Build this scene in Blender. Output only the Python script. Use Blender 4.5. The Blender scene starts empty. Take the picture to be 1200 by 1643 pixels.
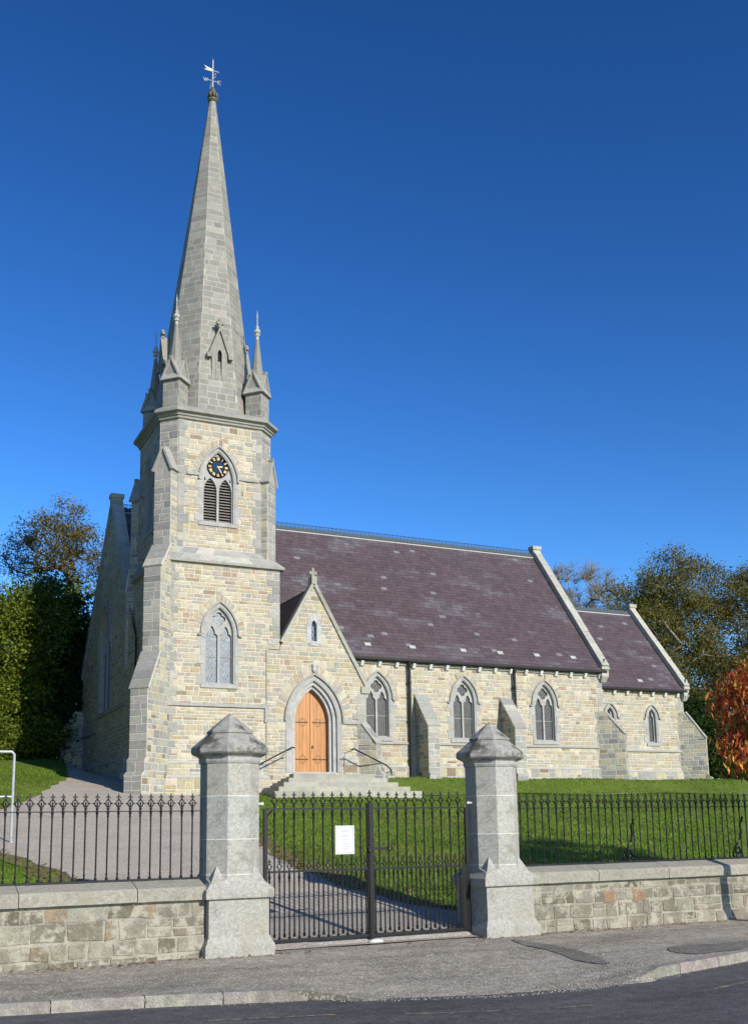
import bpy, math, random
import numpy as np
from mathutils import Vector, Matrix, noise
from mathutils.geometry import tessellate_polygon
R = math.radians
S2 = math.sqrt(0.5)
rng = random.Random(7)
C = bpy.context.scene.collection
scene = bpy.context.scene

# ------------------------------------------------------------------ camera
YAW, PITCH, ROLL = 0.4305, 0.1703, -0.0143
F = Vector((math.sin(YAW)*math.cos(PITCH), math.cos(YAW)*math.cos(PITCH), math.sin(PITCH)))
Rr = Vector((math.cos(YAW), -math.sin(YAW), 0)); Up = Rr.cross(F)
RR = math.cos(ROLL)*Rr + math.sin(ROLL)*Up
UU = -math.sin(ROLL)*Rr + math.cos(ROLL)*Up
cam = bpy.data.objects.new('camera', bpy.data.cameras.new('camera')); C.objects.link(cam)
m = Matrix.Identity(4)
for i in range(3):
    m[i][0] = RR[i]; m[i][1] = UU[i]; m[i][2] = -F[i]
m[0][3], m[1][3], m[2][3] = 0, 0, 1.65
cam.matrix_world = m
cam.data.sensor_fit = 'VERTICAL'; cam.data.sensor_height = 24
cam.data.lens = 1646.33/1643*24
cam.data.shift_x = (600-564.6)/1643; cam.data.shift_y = (1037.3-821.5)/1643
cam.data.clip_end = 3000; cam.data.clip_start = 0.1
scene.camera = cam

# ------------------------------------------------------------------ light
SUN_EL = R(26.0); sdir = Vector((0.235, -0.972, 0)).normalized()
svec = Vector((sdir.x*math.cos(SUN_EL), sdir.y*math.cos(SUN_EL), math.sin(SUN_EL)))
w = bpy.data.worlds.new('World'); scene.world = w; w.use_nodes = True
nt = w.node_tree; bg = nt.nodes['Background']
sky = nt.nodes.new('ShaderNodeTexSky'); sky.sky_type = 'NISHITA'; sky.sun_disc = False
sky.sun_elevation = SUN_EL; sky.sun_rotation = math.atan2(sdir.x, sdir.y)
sky.air_density = 1.0; sky.dust_density = 0.15; sky.ozone_density = 3.0; sky.altitude = 300
hs = nt.nodes.new('ShaderNodeHueSaturation'); hs.inputs['Saturation'].default_value = 1.2
hs.inputs['Value'].default_value = 0.25
gm = nt.nodes.new('ShaderNodeGamma'); gm.inputs[1].default_value = 1.5      # deeper zenith, as in the dry polarised autumn sky
sc = nt.nodes.new('ShaderNodeVectorMath'); sc.operation = 'SCALE'; sc.inputs[3].default_value = 6.1
nt.links.new(sky.outputs[0], hs.inputs['Color']); nt.links.new(hs.outputs[0], gm.inputs[0]); nt.links.new(gm.outputs[0], sc.inputs[0]); nt.links.new(sc.outputs[0], bg.inputs[0])
bg.inputs[1].default_value = 0.10
sl = bpy.data.lights.new('sun', 'SUN'); sl.energy = 5.0; sl.angle = R(0.5); sl.color = (1, 0.925, 0.80)
so = bpy.data.objects.new('sun', sl); C.objects.link(so)
so.rotation_euler = svec.to_track_quat('Z', 'Y').to_euler()
scene.view_settings.view_transform = 'Standard'; scene.view_settings.look = 'None'
scene.view_settings.exposure = 0.12; scene.view_settings.gamma = 1

# ------------------------------------------------------------------ materials
def new_mat(name):
    mt = bpy.data.materials.new(name); mt.use_nodes = True
    return mt, mt.node_tree, mt.node_tree.nodes['Principled BSDF']
def N(nt, t, **kw):
    n = nt.nodes.new(t)
    for k, v in kw.items():
        if k in n.inputs: n.inputs[k].default_value = v
        else: setattr(n, k, v)
    return n
def noise_n(nt, scale, detail=4, rough=0.6, coord='Object', stretch=None):
    tc = nt.nodes.new('ShaderNodeTexCoord'); n = nt.nodes.new('ShaderNodeTexNoise')
    n.inputs['Scale'].default_value = scale; n.inputs['Detail'].default_value = detail; n.inputs['Roughness'].default_value = rough
    if stretch:
        mp = nt.nodes.new('ShaderNodeMapping'); mp.inputs['Scale'].default_value = stretch
        nt.links.new(tc.outputs[coord], mp.inputs[0]); nt.links.new(mp.outputs[0], n.inputs['Vector'])
    else: nt.links.new(tc.outputs[coord], n.inputs['Vector'])
    return n
def ramp(nt, src, stops):
    r = nt.nodes.new('ShaderNodeValToRGB')
    while len(r.color_ramp.elements) < len(stops): r.color_ramp.elements.new(0.5)
    for e, (p, c) in zip(r.color_ramp.elements, stops):
        e.position = p; e.color = (c[0], c[1], c[2], 1) if not isinstance(c, (int, float)) else (c, c, c, 1)
    nt.links.new(src, r.inputs[0]); return r
def mix(nt, a, b, fac, mode='MIX'):
    mx = nt.nodes.new('ShaderNodeMix'); mx.data_type = 'RGBA'; mx.blend_type = mode
    if isinstance(fac, (int, float)): mx.inputs[0].default_value = fac
    else: nt.links.new(fac, mx.inputs[0])
    for idx, s in ((6, a), (7, b)):
        if isinstance(s, tuple): mx.inputs[idx].default_value = (s[0], s[1], s[2], 1)
        else: nt.links.new(s, mx.inputs[idx])
    return mx.outputs[2]
def bump(nt, b, src, strength, dist=0.02):
    bn = nt.nodes.new('ShaderNodeBump'); bn.inputs['Strength'].default_value = strength; bn.inputs['Distance'].default_value = dist
    nt.links.new(src, bn.inputs['Height']); nt.links.new(bn.outputs[0], b.inputs['Normal'])
def vcol_mat(name, rough=0.85, nscale=9.0, var=(0.72, 1.18), bumps=0.5, stain=None, spec=0.25, fine=60, stain2=None):
    mt, nt, b = new_mat(name)
    at = nt.nodes.new('ShaderNodeAttribute'); at.attribute_name = 'Col'
    n1 = noise_n(nt, nscale, 6, 0.7); r1 = ramp(nt, n1.outputs[0], [(0.25, var[0]), (0.75, var[1])])
    col = mix(nt, at.outputs['Color'], r1.outputs[0], 1.0, 'MULTIPLY')
    n3 = noise_n(nt, fine, 3, 0.6); r3 = ramp(nt, n3.outputs[0], [(0.3, 0.82), (0.7, 1.15)])
    col = mix(nt, col, r3.outputs[0], 1.0, 'MULTIPLY')
    if stain:
        n2 = noise_n(nt, stain[0], 5, 0.65); r2 = ramp(nt, n2.outputs[0], [(stain[1], 0.0), (stain[2], 1.0)])
        col = mix(nt, col, stain[3], r2.outputs[0])
    if stain2:
        n2 = noise_n(nt, stain2[0], 6, 0.7, stretch=(1, 1, 0.5)); r2 = ramp(nt, n2.outputs[0], [(stain2[1], 0.0), (stain2[2], stain2[4])])
        col = mix(nt, col, stain2[3], r2.outputs[0])
    nt.links.new(col, b.inputs['Base Color']); b.inputs['Roughness'].default_value = rough
    b.inputs['Specular IOR Level'].default_value = spec
    if bumps: bump(nt, b, n3.outputs[0], bumps)
    return mt
def flat_mat(name, col, rough=0.6, nscale=12, var=(0.8, 1.15), metal=0, spec=0.5, bumps=0.15):
    mt, nt, b = new_mat(name)
    n1 = noise_n(nt, nscale, 5, 0.65); r1 = ramp(nt, n1.outputs[0], [(0.3, tuple(c*var[0] for c in col)), (0.7, tuple(c*var[1] for c in col))])
    nt.links.new(r1.outputs[0], b.inputs['Base Color']); b.inputs['Roughness'].default_value = rough
    b.inputs['Metallic'].default_value = metal; b.inputs['Specular IOR Level'].default_value = spec
    if bumps: bump(nt, b, n1.outputs[0], bumps)
    return mt
M = {}
M['rubble'] = vcol_mat('rubble_stone', nscale=8, var=(0.76, 1.2), bumps=0.7, stain2=(0.7, 0.55, 0.8, (0.27, 0.25, 0.19), 0.4))
M['ashlar'] = vcol_mat('limestone', nscale=5, var=(0.78, 1.14), bumps=0.35, stain=(1.6, 0.55, 0.8, (0.22, 0.21, 0.16)))
M['pillar'] = vcol_mat('pitted_limestone', nscale=26, var=(0.55, 1.25), bumps=0.4, stain=(5, 0.55, 0.75, (0.21, 0.20, 0.165)), fine=110, stain2=(1.6, 0.5, 0.75, (0.30, 0.27, 0.19), 0.7))
M['capstone'] = vcol_mat('weathered_capstone', nscale=9, var=(0.6, 1.3), bumps=0.9, stain=(4, 0.5, 0.66, (0.075, 0.07, 0.052)), fine=60)
M['boundary'] = vcol_mat('boundary_rubble', nscale=5, var=(0.6, 1.25), bumps=0.9, stain=(5.5, 0.5, 0.6, (0.36, 0.335, 0.265)), fine=38, stain2=(3.0, 0.5, 0.72, (0.12, 0.11, 0.08), 0.75))
M['slate'] = vcol_mat('slate', rough=0.5, nscale=3, var=(0.85, 1.15), bumps=0.15, spec=0.5, fine=20)
M['white_stone'] = flat_mat('pale_painted_stone', (0.6, 0.6, 0.57), 0.7)
M['black_metal'] = flat_mat('black_gloss_paint', (0.007, 0.007, 0.008), 0.42, 30, (0.5, 1.6), spec=0.35)
M['gutter'] = flat_mat('black_gutter', (0.006, 0.006, 0.007), 0.5)
M['galv'] = flat_mat('galvanised_steel', (0.45, 0.47, 0.48), 0.45, metal=0.4)
M['verdigris'] = flat_mat('aged_bronze', (0.10, 0.10, 0.06), 0.7)
M['copper'] = flat_mat('pale_copper_rod', (0.40, 0.42, 0.36), 0.5)
M['gold'] = flat_mat('gilt', (0.80, 0.62, 0.30), 0.7, spec=0.2)
M['clock_blue'] = flat_mat('dark_blue_enamel', (0.02, 0.045, 0.09), 0.85, spec=0.1)
M['clock_black'] = flat_mat('black_enamel', (0.012, 0.014, 0.02), 0.9, spec=0.05)
M['white_vane'] = flat_mat('white_gilt', (0.62, 0.56, 0.48), 0.6)
M['paper'] = flat_mat('white_notice', (0.56, 0.57, 0.58), 0.6, 6, var=(0.88, 1.05), bumps=0)
M['print'] = flat_mat('faint_print', (0.22, 0.23, 0.26), 0.5, bumps=0)
M['louvre'] = flat_mat('grey_louvre', (0.20, 0.18, 0.16), 0.6)
M['dark'] = flat_mat('dark_interior', (0.006, 0.006, 0.006), 0.9)
M['ridge'] = flat_mat('blue_grey_ridge_tile', (0.075, 0.095, 0.105), 0.8, spec=0.2)
M['lead'] = flat_mat('white_lead', (0.40, 0.40, 0.385), 0.7, spec=0.2)
def wood():
    mt, nt, b = new_mat('varnished_oak')
    n = noise_n(nt, 3, 6, 0.6, stretch=(9, 9, 0.7)); r = ramp(nt, n.outputs[0], [(0.3, (0.36, 0.145, 0.035)), (0.7, (0.54, 0.25, 0.07))])
    at = nt.nodes.new('ShaderNodeAttribute'); at.attribute_name = 'Col'
    nt.links.new(mix(nt, r.outputs[0], at.outputs['Color'], 1.0, 'MULTIPLY'), b.inputs['Base Color'])
    b.inputs['Roughness'].default_value = 0.38
    return mt
M['oak'] = wood()
def glass(name, base, line, size, lw, rough, ang=60, grime=None, hbar=None):
    mt, nt, b = new_mat(name)
    tc = nt.nodes.new('ShaderNodeTexCoord'); sp = nt.nodes.new('ShaderNodeSeparateXYZ'); nt.links.new(tc.outputs['Object'], sp.inputs[0])
    def mth(op, a, bb=None, c=None):
        n = nt.nodes.new('ShaderNodeMath'); n.operation = op
        for i, s in enumerate((a, bb, c)):
            if s is None: continue
            if isinstance(s, (int, float)): n.inputs[i].default_value = s
            else: nt.links.new(s, n.inputs[i])
        return n.outputs[0]
    s = mth('ADD', sp.outputs[0], sp.outputs[1])
    k = 1/math.tan(R(ang))
    masks = []
    for sg in (1, -1):
        v = mth('ADD', s, mth('MULTIPLY', sp.outputs[2], sg*k))
        fr = mth('FRACT', mth('DIVIDE', v, size)); masks.append(mth('LESS_THAN', fr, lw))
    if hbar: masks.append(mth('LESS_THAN', mth('FRACT', mth('DIVIDE', sp.outputs[2], hbar)), 0.05))
    mk = masks[0]
    for q in masks[1:]: mk = mth('MAXIMUM', mk, q)
    n = noise_n(nt, 4, 4, 0.6); r = ramp(nt, n.outputs[0], [(0.35, tuple(c*0.5 for c in base)), (0.7, tuple(c*1.6 for c in base))])
    col = mix(nt, r.outputs[0], line, mk)
    if grime:
        n2 = noise_n(nt, 28, 3, 0.7); r2 = ramp(nt, n2.outputs[0], [(0.48, 0.0), (0.6, 1.0)])
        col = mix(nt, col, grime, r2.outputs[0])
    nt.links.new(col, b.inputs['Base Color'])
    rr = mth('MULTIPLY_ADD', mk, 0.4, rough); nt.links.new(rr, b.inputs['Roughness'])
    n3 = noise_n(nt, 7, 2, 0.5); bump(nt, b, n3.outputs[0], 0.35, 0.02)
    b.inputs['Specular IOR Level'].default_value = 0.8
    return mt
M['lattice_glass'] = glass('lattice_glass', (0.055, 0.08, 0.105), (0.27, 0.30, 0.32), 0.105, 0.13, 0.35, 66)
M['guard_glass'] = glass('wire_guarded_glass', (0.028, 0.032, 0.035), (0.06, 0.062, 0.06), 0.07, 0.22, 0.6, 45, (0.10, 0.10, 0.09))
M['west_glass'] = glass('blue_glass', (0.05, 0.07, 0.12), (0.2, 0.22, 0.25), 0.13, 0.17, 0.1)
def ground_mat(name, c1, c2, c3, s1, s2, rough=0.95, bs=0.6, bd=0.03):
    mt, nt, b = new_mat(name)
    n1 = noise_n(nt, s1, 5, 0.65); r1 = ramp(nt, n1.outputs[0], [(0.3, c1), (0.7, c2)])
    n2 = noise_n(nt, s2, 3, 0.7); r2 = ramp(nt, n2.outputs[0], [(0.5, 0.0), (0.68, 1.0)])
    col = mix(nt, r1.outputs[0], c3, r2.outputs[0]); nt.links.new(col, b.inputs['Base Color'])
    b.inputs['Roughness'].default_value = rough; b.inputs['Specular IOR Level'].default_value = 0.2
    bump(nt, b, n2.outputs[0], bs, bd); return mt
M['lawn'] = ground_mat('lawn_grass', (0.055, 0.11, 0.010), (0.12, 0.195, 0.018), (0.20, 0.185, 0.05), 0.6, 18)
M['soil'] = ground_mat('earth', (0.13, 0.11, 0.045), (0.20, 0.165, 0.08), (0.08, 0.11, 0.02), 2.5, 14)
M['gravel'] = ground_mat('gravel', (0.31, 0.27, 0.22), (0.43, 0.38, 0.315), (0.62, 0.56, 0.48), 1.4, 24)
M['far'] = ground_mat('far_ground', (0.03, 0.05, 0.012), (0.05, 0.07, 0.02), (0.06, 0.06, 0.03), 0.1, 2)
def tarmac(name, c1, c2, speck, s2, thr, streak=None):
    mt, nt, b = new_mat(name)
    n1 = noise_n(nt, 0.9, 6, 0.7, stretch=streak); r1 = ramp(nt, n1.outputs[0], [(0.3, c1), (0.72, c2)])
    n2 = noise_n(nt, s2, 2, 0.7); r2 = ramp(nt, n2.outputs[0], [(thr, 0.0), (thr+0.08, 1.0)])
    col = mix(nt, r1.outputs[0], speck, r2.outputs[0])
    n4 = noise_n(nt, 7, 5, 0.7); r4 = ramp(nt, n4.outputs[0], [(0.3, 0.7), (0.7, 1.25)]); col = mix(nt, col, r4.outputs[0], 1.0, 'MULTIPLY')
    nt.links.new(col, b.inputs['Base Color']); b.inputs['Roughness'].default_value = 0.85; b.inputs['Specular IOR Level'].default_value = 0.3
    bump(nt, b, n2.outputs[0], 0.7, 0.015); return mt
M['road'] = tarmac('road_asphalt', (0.052, 0.051, 0.05), (0.125, 0.12, 0.115), (0.2, 0.195, 0.19), 60, 0.58, (0.3, 1.6, 1))
M['pavement'] = tarmac('worn_tarmac', (0.14, 0.122, 0.09), (0.40, 0.355, 0.28), (0.58, 0.53, 0.44), 38, 0.55, (0.5, 1.7, 1))
M['patch'] = tarmac('new_tarmac', (0.10, 0.093, 0.078), (0.20, 0.185, 0.155), (0.33, 0.31, 0.26), 50, 0.55)
def line_mat():
    mt, nt, b = new_mat('worn_yellow_paint')
    n1 = noise_n(nt, 9, 6, 0.8); r1 = ramp(nt, n1.outputs[0], [(0.46, (0.08, 0.08, 0.085)), (0.62, (0.32, 0.27, 0.12))])
    nt.links.new(r1.outputs[0], b.inputs['Base Color']); b.inputs['Roughness'].default_value = 0.8; return mt
M['yellow'] = line_mat()
def leaf_mat(name, trans=0.25):
    mt, nt, b = new_mat(name)
    at = nt.nodes.new('ShaderNodeAttribute'); at.attribute_name = 'Col'
    nt.links.new(at.outputs['Color'], b.inputs['Base Color']); b.inputs['Roughness'].default_value = 0.5
    b.inputs['Specular IOR Level'].default_value = 0.12
    tr = nt.nodes.new('ShaderNodeBsdfTranslucent'); nt.links.new(at.outputs['Color'], tr.inputs[0])
    ms = nt.nodes.new('ShaderNodeMixShader'); ms.inputs[0].default_value = trans
    out = nt.nodes['Material Output']; nt.links.new(b.outputs[0], ms.inputs[1]); nt.links.new(tr.outputs[0], ms.inputs[2]); nt.links.new(ms.outputs[0], out.inputs[0])
    return mt
M['leaf'] = leaf_mat('leaves'); M['grass_blade'] = leaf_mat('grass_blades', 0.3)
M['bark'] = flat_mat('bark', (0.085, 0.07, 0.05), 0.9, 10, (0.6, 1.4), bumps=0.6)
M['palebark'] = flat_mat('pale_bark', (0.22, 0.20, 0.16), 0.9, 10, (0.7, 1.3))
M['chip'] = flat_mat('pale_chip', (0.30, 0.28, 0.24), 0.9, 40, (0.3, 1.6))

# ------------------------------------------------------------------ mesh builder
class MB:
    def __init__(s): s.v = []; s.f = []; s.c = []
    def face(s, pts, col=(0.5, 0.5, 0.5)):
        i = len(s.v); s.v.extend([tuple(p) for p in pts]); s.f.append(tuple(range(i, i+len(pts)))); s.c.append(col)
    def box(s, x0, x1, y0, y1, z0, z1, col=(0.5, 0.5, 0.5)):
        p = [(x, y, z) for z in (z0, z1) for y in (y0, y1) for x in (x0, x1)]
        i = len(s.v); s.v.extend(p)
        for q in ((0, 2, 3, 1), (4, 5, 7, 6), (0, 1, 5, 4), (2, 6, 7, 3), (0, 4, 6, 2), (1, 3, 7, 5)):
            s.f.append(tuple(i+k for k in q)); s.c.append(col)
    def loft(s, rings, col=(0.5, 0.5, 0.5), cap0=True, cap1=True, closed=True):
        n = len(rings[0]); i = len(s.v)
        for r in rings: s.v.extend([tuple(p) for p in r])
        for k in range(len(rings)-1):
            for j in range(n if closed else n-1):
                a = i+k*n+j; b = i+k*n+(j+1) % n
                s.f.append((a, b, b+n, a+n)); s.c.append(col)
        if cap0: s.f.append(tuple(i+j for j in range(n))[::-1]); s.c.append(col)
        if cap1: s.f.append(tuple(i+(len(rings)-1)*n+j for j in range(n))); s.c.append(col)
    def lathe(s, x, y, prof, seg=8, col=(0.5, 0.5, 0.5), rot=0):
        s.loft([[(x+r*math.cos(rot+2*math.pi*k/seg), y+r*math.sin(rot+2*math.pi*k/seg), z) for k in range(seg)] for r, z in prof], col)
    def tube(s, pts, r, seg=6, col=(0.5, 0.5, 0.5), closed=False):
        pts = [Vector(p) for p in pts]; rings = []
        for k, p in enumerate(pts):
            if closed: t = pts[(k+1) % len(pts)]-pts[k-1]
            else: t = pts[min(k+1, len(pts)-1)]-pts[max(k-1, 0)]
            t.normalize(); a = Vector((0, 0, 1)) if abs(t.z) < 0.9 else Vector((1, 0, 0))
            u = t.cross(a).normalized(); v = t.cross(u)
            rr = r[k] if isinstance(r, (list, tuple)) else r
            rings.append([p+u*rr*math.cos(2*math.pi*j/seg)+v*rr*math.sin(2*math.pi*j/seg) for j in range(seg)])
        if closed: rings.append(rings[0])
        s.loft(rings, col, not closed, not closed)
    def build(s, name, mat, parent=None, smooth=False, recalc=True):
        me = bpy.data.meshes.new(name); me.from_pydata(s.v, [], s.f)
        ca = me.color_attributes.new('Col', 'FLOAT_COLOR', 'CORNER')
        cols = np.ones((len(me.loops), 4), dtype=np.float32); k = 0
        for f, c in zip(s.f, s.c):
            cols[k:k+len(f), :3] = c; k += len(f)
        ca.data.foreach_set('color', cols.ravel())
        if smooth: me.polygons.foreach_set('use_smooth', [True]*len(me.polygons))
        me.materials.append(M[mat]); me.update()
        o = bpy.data.objects.new(name, me); C.objects.link(o)
        if parent: o.parent = parent
        return o
def tag(o, label=None, cat=None, group=None, kind=None):
    if label: o['label'] = label
    if cat: o['category'] = cat
    if group: o['group'] = group
    if kind: o['kind'] = kind
    return o
def empty(name, loc=(0, 0, 0), rz=0):
    o = bpy.data.objects.new(name, None); o.empty_display_size = 0.2; C.objects.link(o)
    o.location = loc; o.rotation_euler = (0, 0, rz); return o
def copy_tree(o, parent=None):
    c = o.copy(); C.objects.link(c); c.parent = parent
    for ch in o.children: copy_tree(ch, c)
    return c

class Fr:   # planar frame: x along u, z along v, d outwards
    def __init__(s, O, u, v=(0, 0, 1)):
        s.O = Vector(O); s.u = Vector(u).normalized(); s.v = Vector(v).normalized(); s.n = s.u.cross(s.v)
    def P(s, x, z, d=0): return s.O+s.u*x+s.v*z+s.n*d
def fbox(mb, fr, x0, x1, z0, z1, d0, d1, col):
    p = [fr.P(x, z, d) for d in (d0, d1) for z in (z0, z1) for x in (x0, x1)]
    i = len(mb.v); mb.v.extend([tuple(q) for q in p])
    for q in ((0, 2, 3, 1), (4, 5, 7, 6), (0, 1, 5, 4), (2, 6, 7, 3), (0, 4, 6, 2), (1, 3, 7, 5)):
        mb.f.append(tuple(i+k for k in q)); mb.c.append(col)
def jit(c, a=0.1, r=rng):
    k = 1+r.uniform(-a, a); return tuple(max(0.005, x*k*(1+r.uniform(-0.03, 0.03))) for x in c)
MORTAR = (0.57, 0.525, 0.425); AMORTAR = (0.60, 0.585, 0.53)
RUB = [((0.44, 0.385, 0.285), 30), ((0.375, 0.34, 0.28), 28), ((0.42, 0.35, 0.215), 14), ((0.52, 0.475, 0.355), 16), ((0.33, 0.325, 0.29), 9), ((0.37, 0.28, 0.16), 5), ((0.25, 0.195, 0.13), 4.5), ((0.36, 0.25, 0.175), 2.5)]
ASH = [((0.315, 0.31, 0.28), 40), ((0.37, 0.36, 0.315), 30), ((0.265, 0.265, 0.25), 12), ((0.42, 0.40, 0.34), 12)]
ASHW = ASH+[((0.43, 0.39, 0.27), 34), ((0.48, 0.44, 0.32), 22), ((0.25, 0.20, 0.14), 5)]
def pick(p):
    t = rng.uniform(0, sum(q[1] for q in p))
    for c, wt in p:
        t -= wt
        if t <= 0: return jit(tuple(x*0.8+0.2*y for x, y in zip(c, (0.41, 0.375, 0.285))) if p is RUB else c, 0.10)
    return p[0][0]
def stone_quad(mb, fr, a, b, c, d, d0, h, col, ins=0.008):
    # a,b bottom left/right ; c,d top right/left   (x,z)
    cx = (a[0]+b[0]+c[0]+d[0])/4; cz = (a[1]+b[1]+c[1]+d[1])/4
    o = [a, b, c, d]; inn = []
    for q in o:
        dx, dz = cx-q[0], cz-q[1]
        inn.append((q[0]+math.copysign(min(ins, abs(dx)*0.5), dx), q[1]+math.copysign(min(ins, abs(dz)*0.5), dz)))
    i = len(mb.v)
    mb.v.extend([tuple(fr.P(q[0], q[1], d0)) for q in o]); mb.v.extend([tuple(fr.P(q[0], q[1], d0+h)) for q in inn])
    mb.f.append((i+4, i+5, i+6, i+7)); mb.c.append(col)
    for k in range(4):
        mb.f.append((i+k, i+(k+1) % 4, i+4+(k+1) % 4, i+4+k)); mb.c.append(col)
def stones(mb, fr, z0, z1, iv, holes=(), ch=(0.09, 0.21), cw=(0.13, 0.46), pal=RUB, gap=0.026, h=0.012, d0=0.0, split=0.25, jitz=0.0):
    z = z0
    while z < z1-0.03:
        hh = rng.uniform(*ch)
        if z+hh > z1-ch[0]*0.7: hh = z1-z
        lo, hi = z+gap/2, z+hh-gap/2; mid = (lo+hi)/2
        a0, b0 = iv(lo); a1, b1 = iv(hi)
        segs = [(a0, a1, b0, b1)]
        for ho in holes:
            q0, q1, qm = ho(lo), ho(hi), ho(mid)
            if not (q0 or q1 or qm): continue
            base = qm or q0 or q1
            if not q0: q0 = base
            if not q1: q1 = ((base[0]+base[1])/2,)*2 if not qm else qm
            ns = []
            for (l0, l1, r0, r1) in segs:
                if q0[0] > min(r0, r1) or q0[1] < max(l0, l1): ns.append((l0, l1, r0, r1)); continue
                ns.append((l0, l1, q0[0], q1[0])); ns.append((q0[1], q1[1], r0, r1))
            segs = ns
        for (l0, l1, r0, r1) in segs:
            x = min(l0, l1); xe = max(r0, r1)
            if xe-x < 0.05: continue
            while x < xe-0.02:
                wd = rng.uniform(*cw)*(1 if hh > 0.14 else 1.15)
                if x+wd > xe-cw[0]*0.8: wd = xe-x
                xl, xr = x+gap/2, x+wd-gap/2
                a = max(xl, l0+gap/2); b = min(xr, r0-gap/2); dd = max(xl, l1+gap/2); cc = min(xr, r1-gap/2)
                x += wd
                if b-a < 0.015 and cc-dd < 0.015: continue
                if b < a: b = a = (a+b)/2
                if cc < dd: cc = dd = (cc+dd)/2
                j = lambda: rng.uniform(-jitz, jitz)
                if split and hh > 0.17 and rng.random() < split:
                    zm = lo+(hi-lo)*rng.uniform(0.35, 0.65); t = (zm-lo)/(hi-lo)
                    am = a+(dd-a)*t; bm = b+(cc-b)*t; g = gap*0.4
                    stone_quad(mb, fr, (a, lo), (b, lo), (bm, zm-g), (am, zm-g), d0, h, pick(pal))
                    stone_quad(mb, fr, (am, zm+g), (bm, zm+g), (cc, hi), (dd, hi), d0, h, pick(pal))
                else:
                    stone_quad(mb, fr, (a+j(), lo+j()), (b+j(), lo+j()), (cc+j(), hi+j()), (dd+j(), hi+j()), d0, h*rng.uniform(0.7, 1.3), pick(pal))
        z += hh
def panel(mb, fr, outline, holes=(), d=0.0, depth=0.3, col=MORTAR):
    polys = [[Vector((x, z, 0)) for x, z in outline]]+[[Vector((x, z, 0)) for x, z in h] for h in holes]
    flat = [p for q in polys for p in q]
    i = len(mb.v); mb.v.extend([tuple(fr.P(p.x, p.y, d)) for p in flat])
    for t in tessellate_polygon(polys):
        a, b, c = [flat[k] for k in t]
        if (b-a).cross(c-a).z < 0: t = t[::-1]
        mb.f.append(tuple(i+k for k in t)); mb.c.append(col)
    for h in holes:
        for k in range(len(h)):
            p, q = h[k], h[(k+1) % len(h)]
            mb.face([fr.P(p[0], p[1], d), fr.P(q[0], q[1], d), fr.P(q[0], q[1], d-depth), fr.P(p[0], p[1], d-depth)], col)
# pointed arches
def arch_c(a, rise): return (rise*rise-a*a)/(2*a)
def arch_path(cx, a, zs, rise, off=0.0, zbot=None, n=9):
    c = arch_c(a, rise); Rd = a+c+off; ang = math.acos(max(-1, min(1, c/Rd)))
    L = [(cx+c-Rd*math.cos(ang*k/n), zs+Rd*math.sin(ang*k/n)) for k in range(n+1)]
    Rt = [(2*cx-x, z) for x, z in L[:-1]][::-1]
    p = L+Rt
    if zbot is not None: p = [(p[0][0], zbot)]+p+[(p[-1][0], zbot)]
    return p
def arch_hole(cx, a, zs, rise, off, zbot):
    c = arch_c(a, rise); Rd = a+c+off; top = zs+math.sqrt(Rd*Rd-c*c)
    def f(z):
        if z < zbot or z > top: return None
        if z <= zs: return (cx-a-off, cx+a+off)
        hw = math.sqrt(max(0, Rd*Rd-(z-zs)**2))-c
        return (cx-hw, cx+hw) if hw > 0.01 else None
    return f
def arch_band(mb, fr, cx, a, zs, rise, o0, o1, d0, d1, zbot=None, col=(0.4, 0.39, 0.36), blocks=False, n=9):
    p = arch_path(cx, a, zs, rise, o0, zbot, n); q = arch_path(cx, a, zs, rise, o1, zbot, n)
    for k in range(len(p)-1):
        cc = jit(col, 0.07) if blocks else col
        A = [fr.P(*p[k], d0), fr.P(*q[k], d0), fr.P(*q[k], d1), fr.P(*p[k], d1)]
        B = [fr.P(*p[k+1], d0), fr.P(*q[k+1], d0), fr.P(*q[k+1], d1), fr.P(*p[k+1], d1)]
        mb.loft([A, B], cc, k == 0, k == len(p)-2)
def voussoirs(mb, fr, cx, a, zs, rise, o0, o1, pal=RUB, nseg=10, d0=0.013, frac=1.0):
    arch_band(mb, fr, cx, a, zs, rise, o0, o1, d0-0.01, d0, None, MORTAR, n=nseg)
    p = arch_path(cx, a, zs, rise, o0+0.012, None, nseg); q = arch_path(cx, a, zs, rise, o1-0.012, None, nseg)
    for k in range(len(p)-1):
        s = 0.08
        L = lambda A, B, t: (A[0]+(B[0]-A[0])*t, A[1]+(B[1]-A[1])*t)
        if k >= nseg: stone_quad(mb, fr, L(p[k], p[k+1], s), L(p[k], p[k+1], 1-s), L(q[k], q[k+1], 1-s), L(q[k], q[k+1], s), d0, 0.012, pick(pal))
        else: stone_quad(mb, fr, L(p[k], p[k+1], s), L(p[k], p[k+1], 1-s), L(q[k], q[k+1], 1-s), L(q[k], q[k+1], s), d0, 0.012, pick(pal))
def quoins(mb, fr, x, sgn, z0, z1, d0=0.012, pal=ASH, wl=0.42, ws=0.24):
    z = z0; k = 0
    fbox(mb, fr, min(x, x+sgn*ws), max(x, x+sgn*ws), z0, z1, d0-0.012, d0-0.001, AMORTAR)
    while z < z1-0.05:
        hh = min(rng.uniform(0.2, 0.34), z1-z); wd = wl*rng.uniform(.85, 1.1) if k % 2 else ws*rng.uniform(.9, 1.1)
        x0, x1 = (x, x+wd) if sgn > 0 else (x-wd, x)
        stone_quad(mb, fr, (x0, z+.008), (x1, z+.008), (x1, z+hh-.008), (x0, z+hh-.008), d0, 0.010, pick(pal)); z += hh; k += 1

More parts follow.
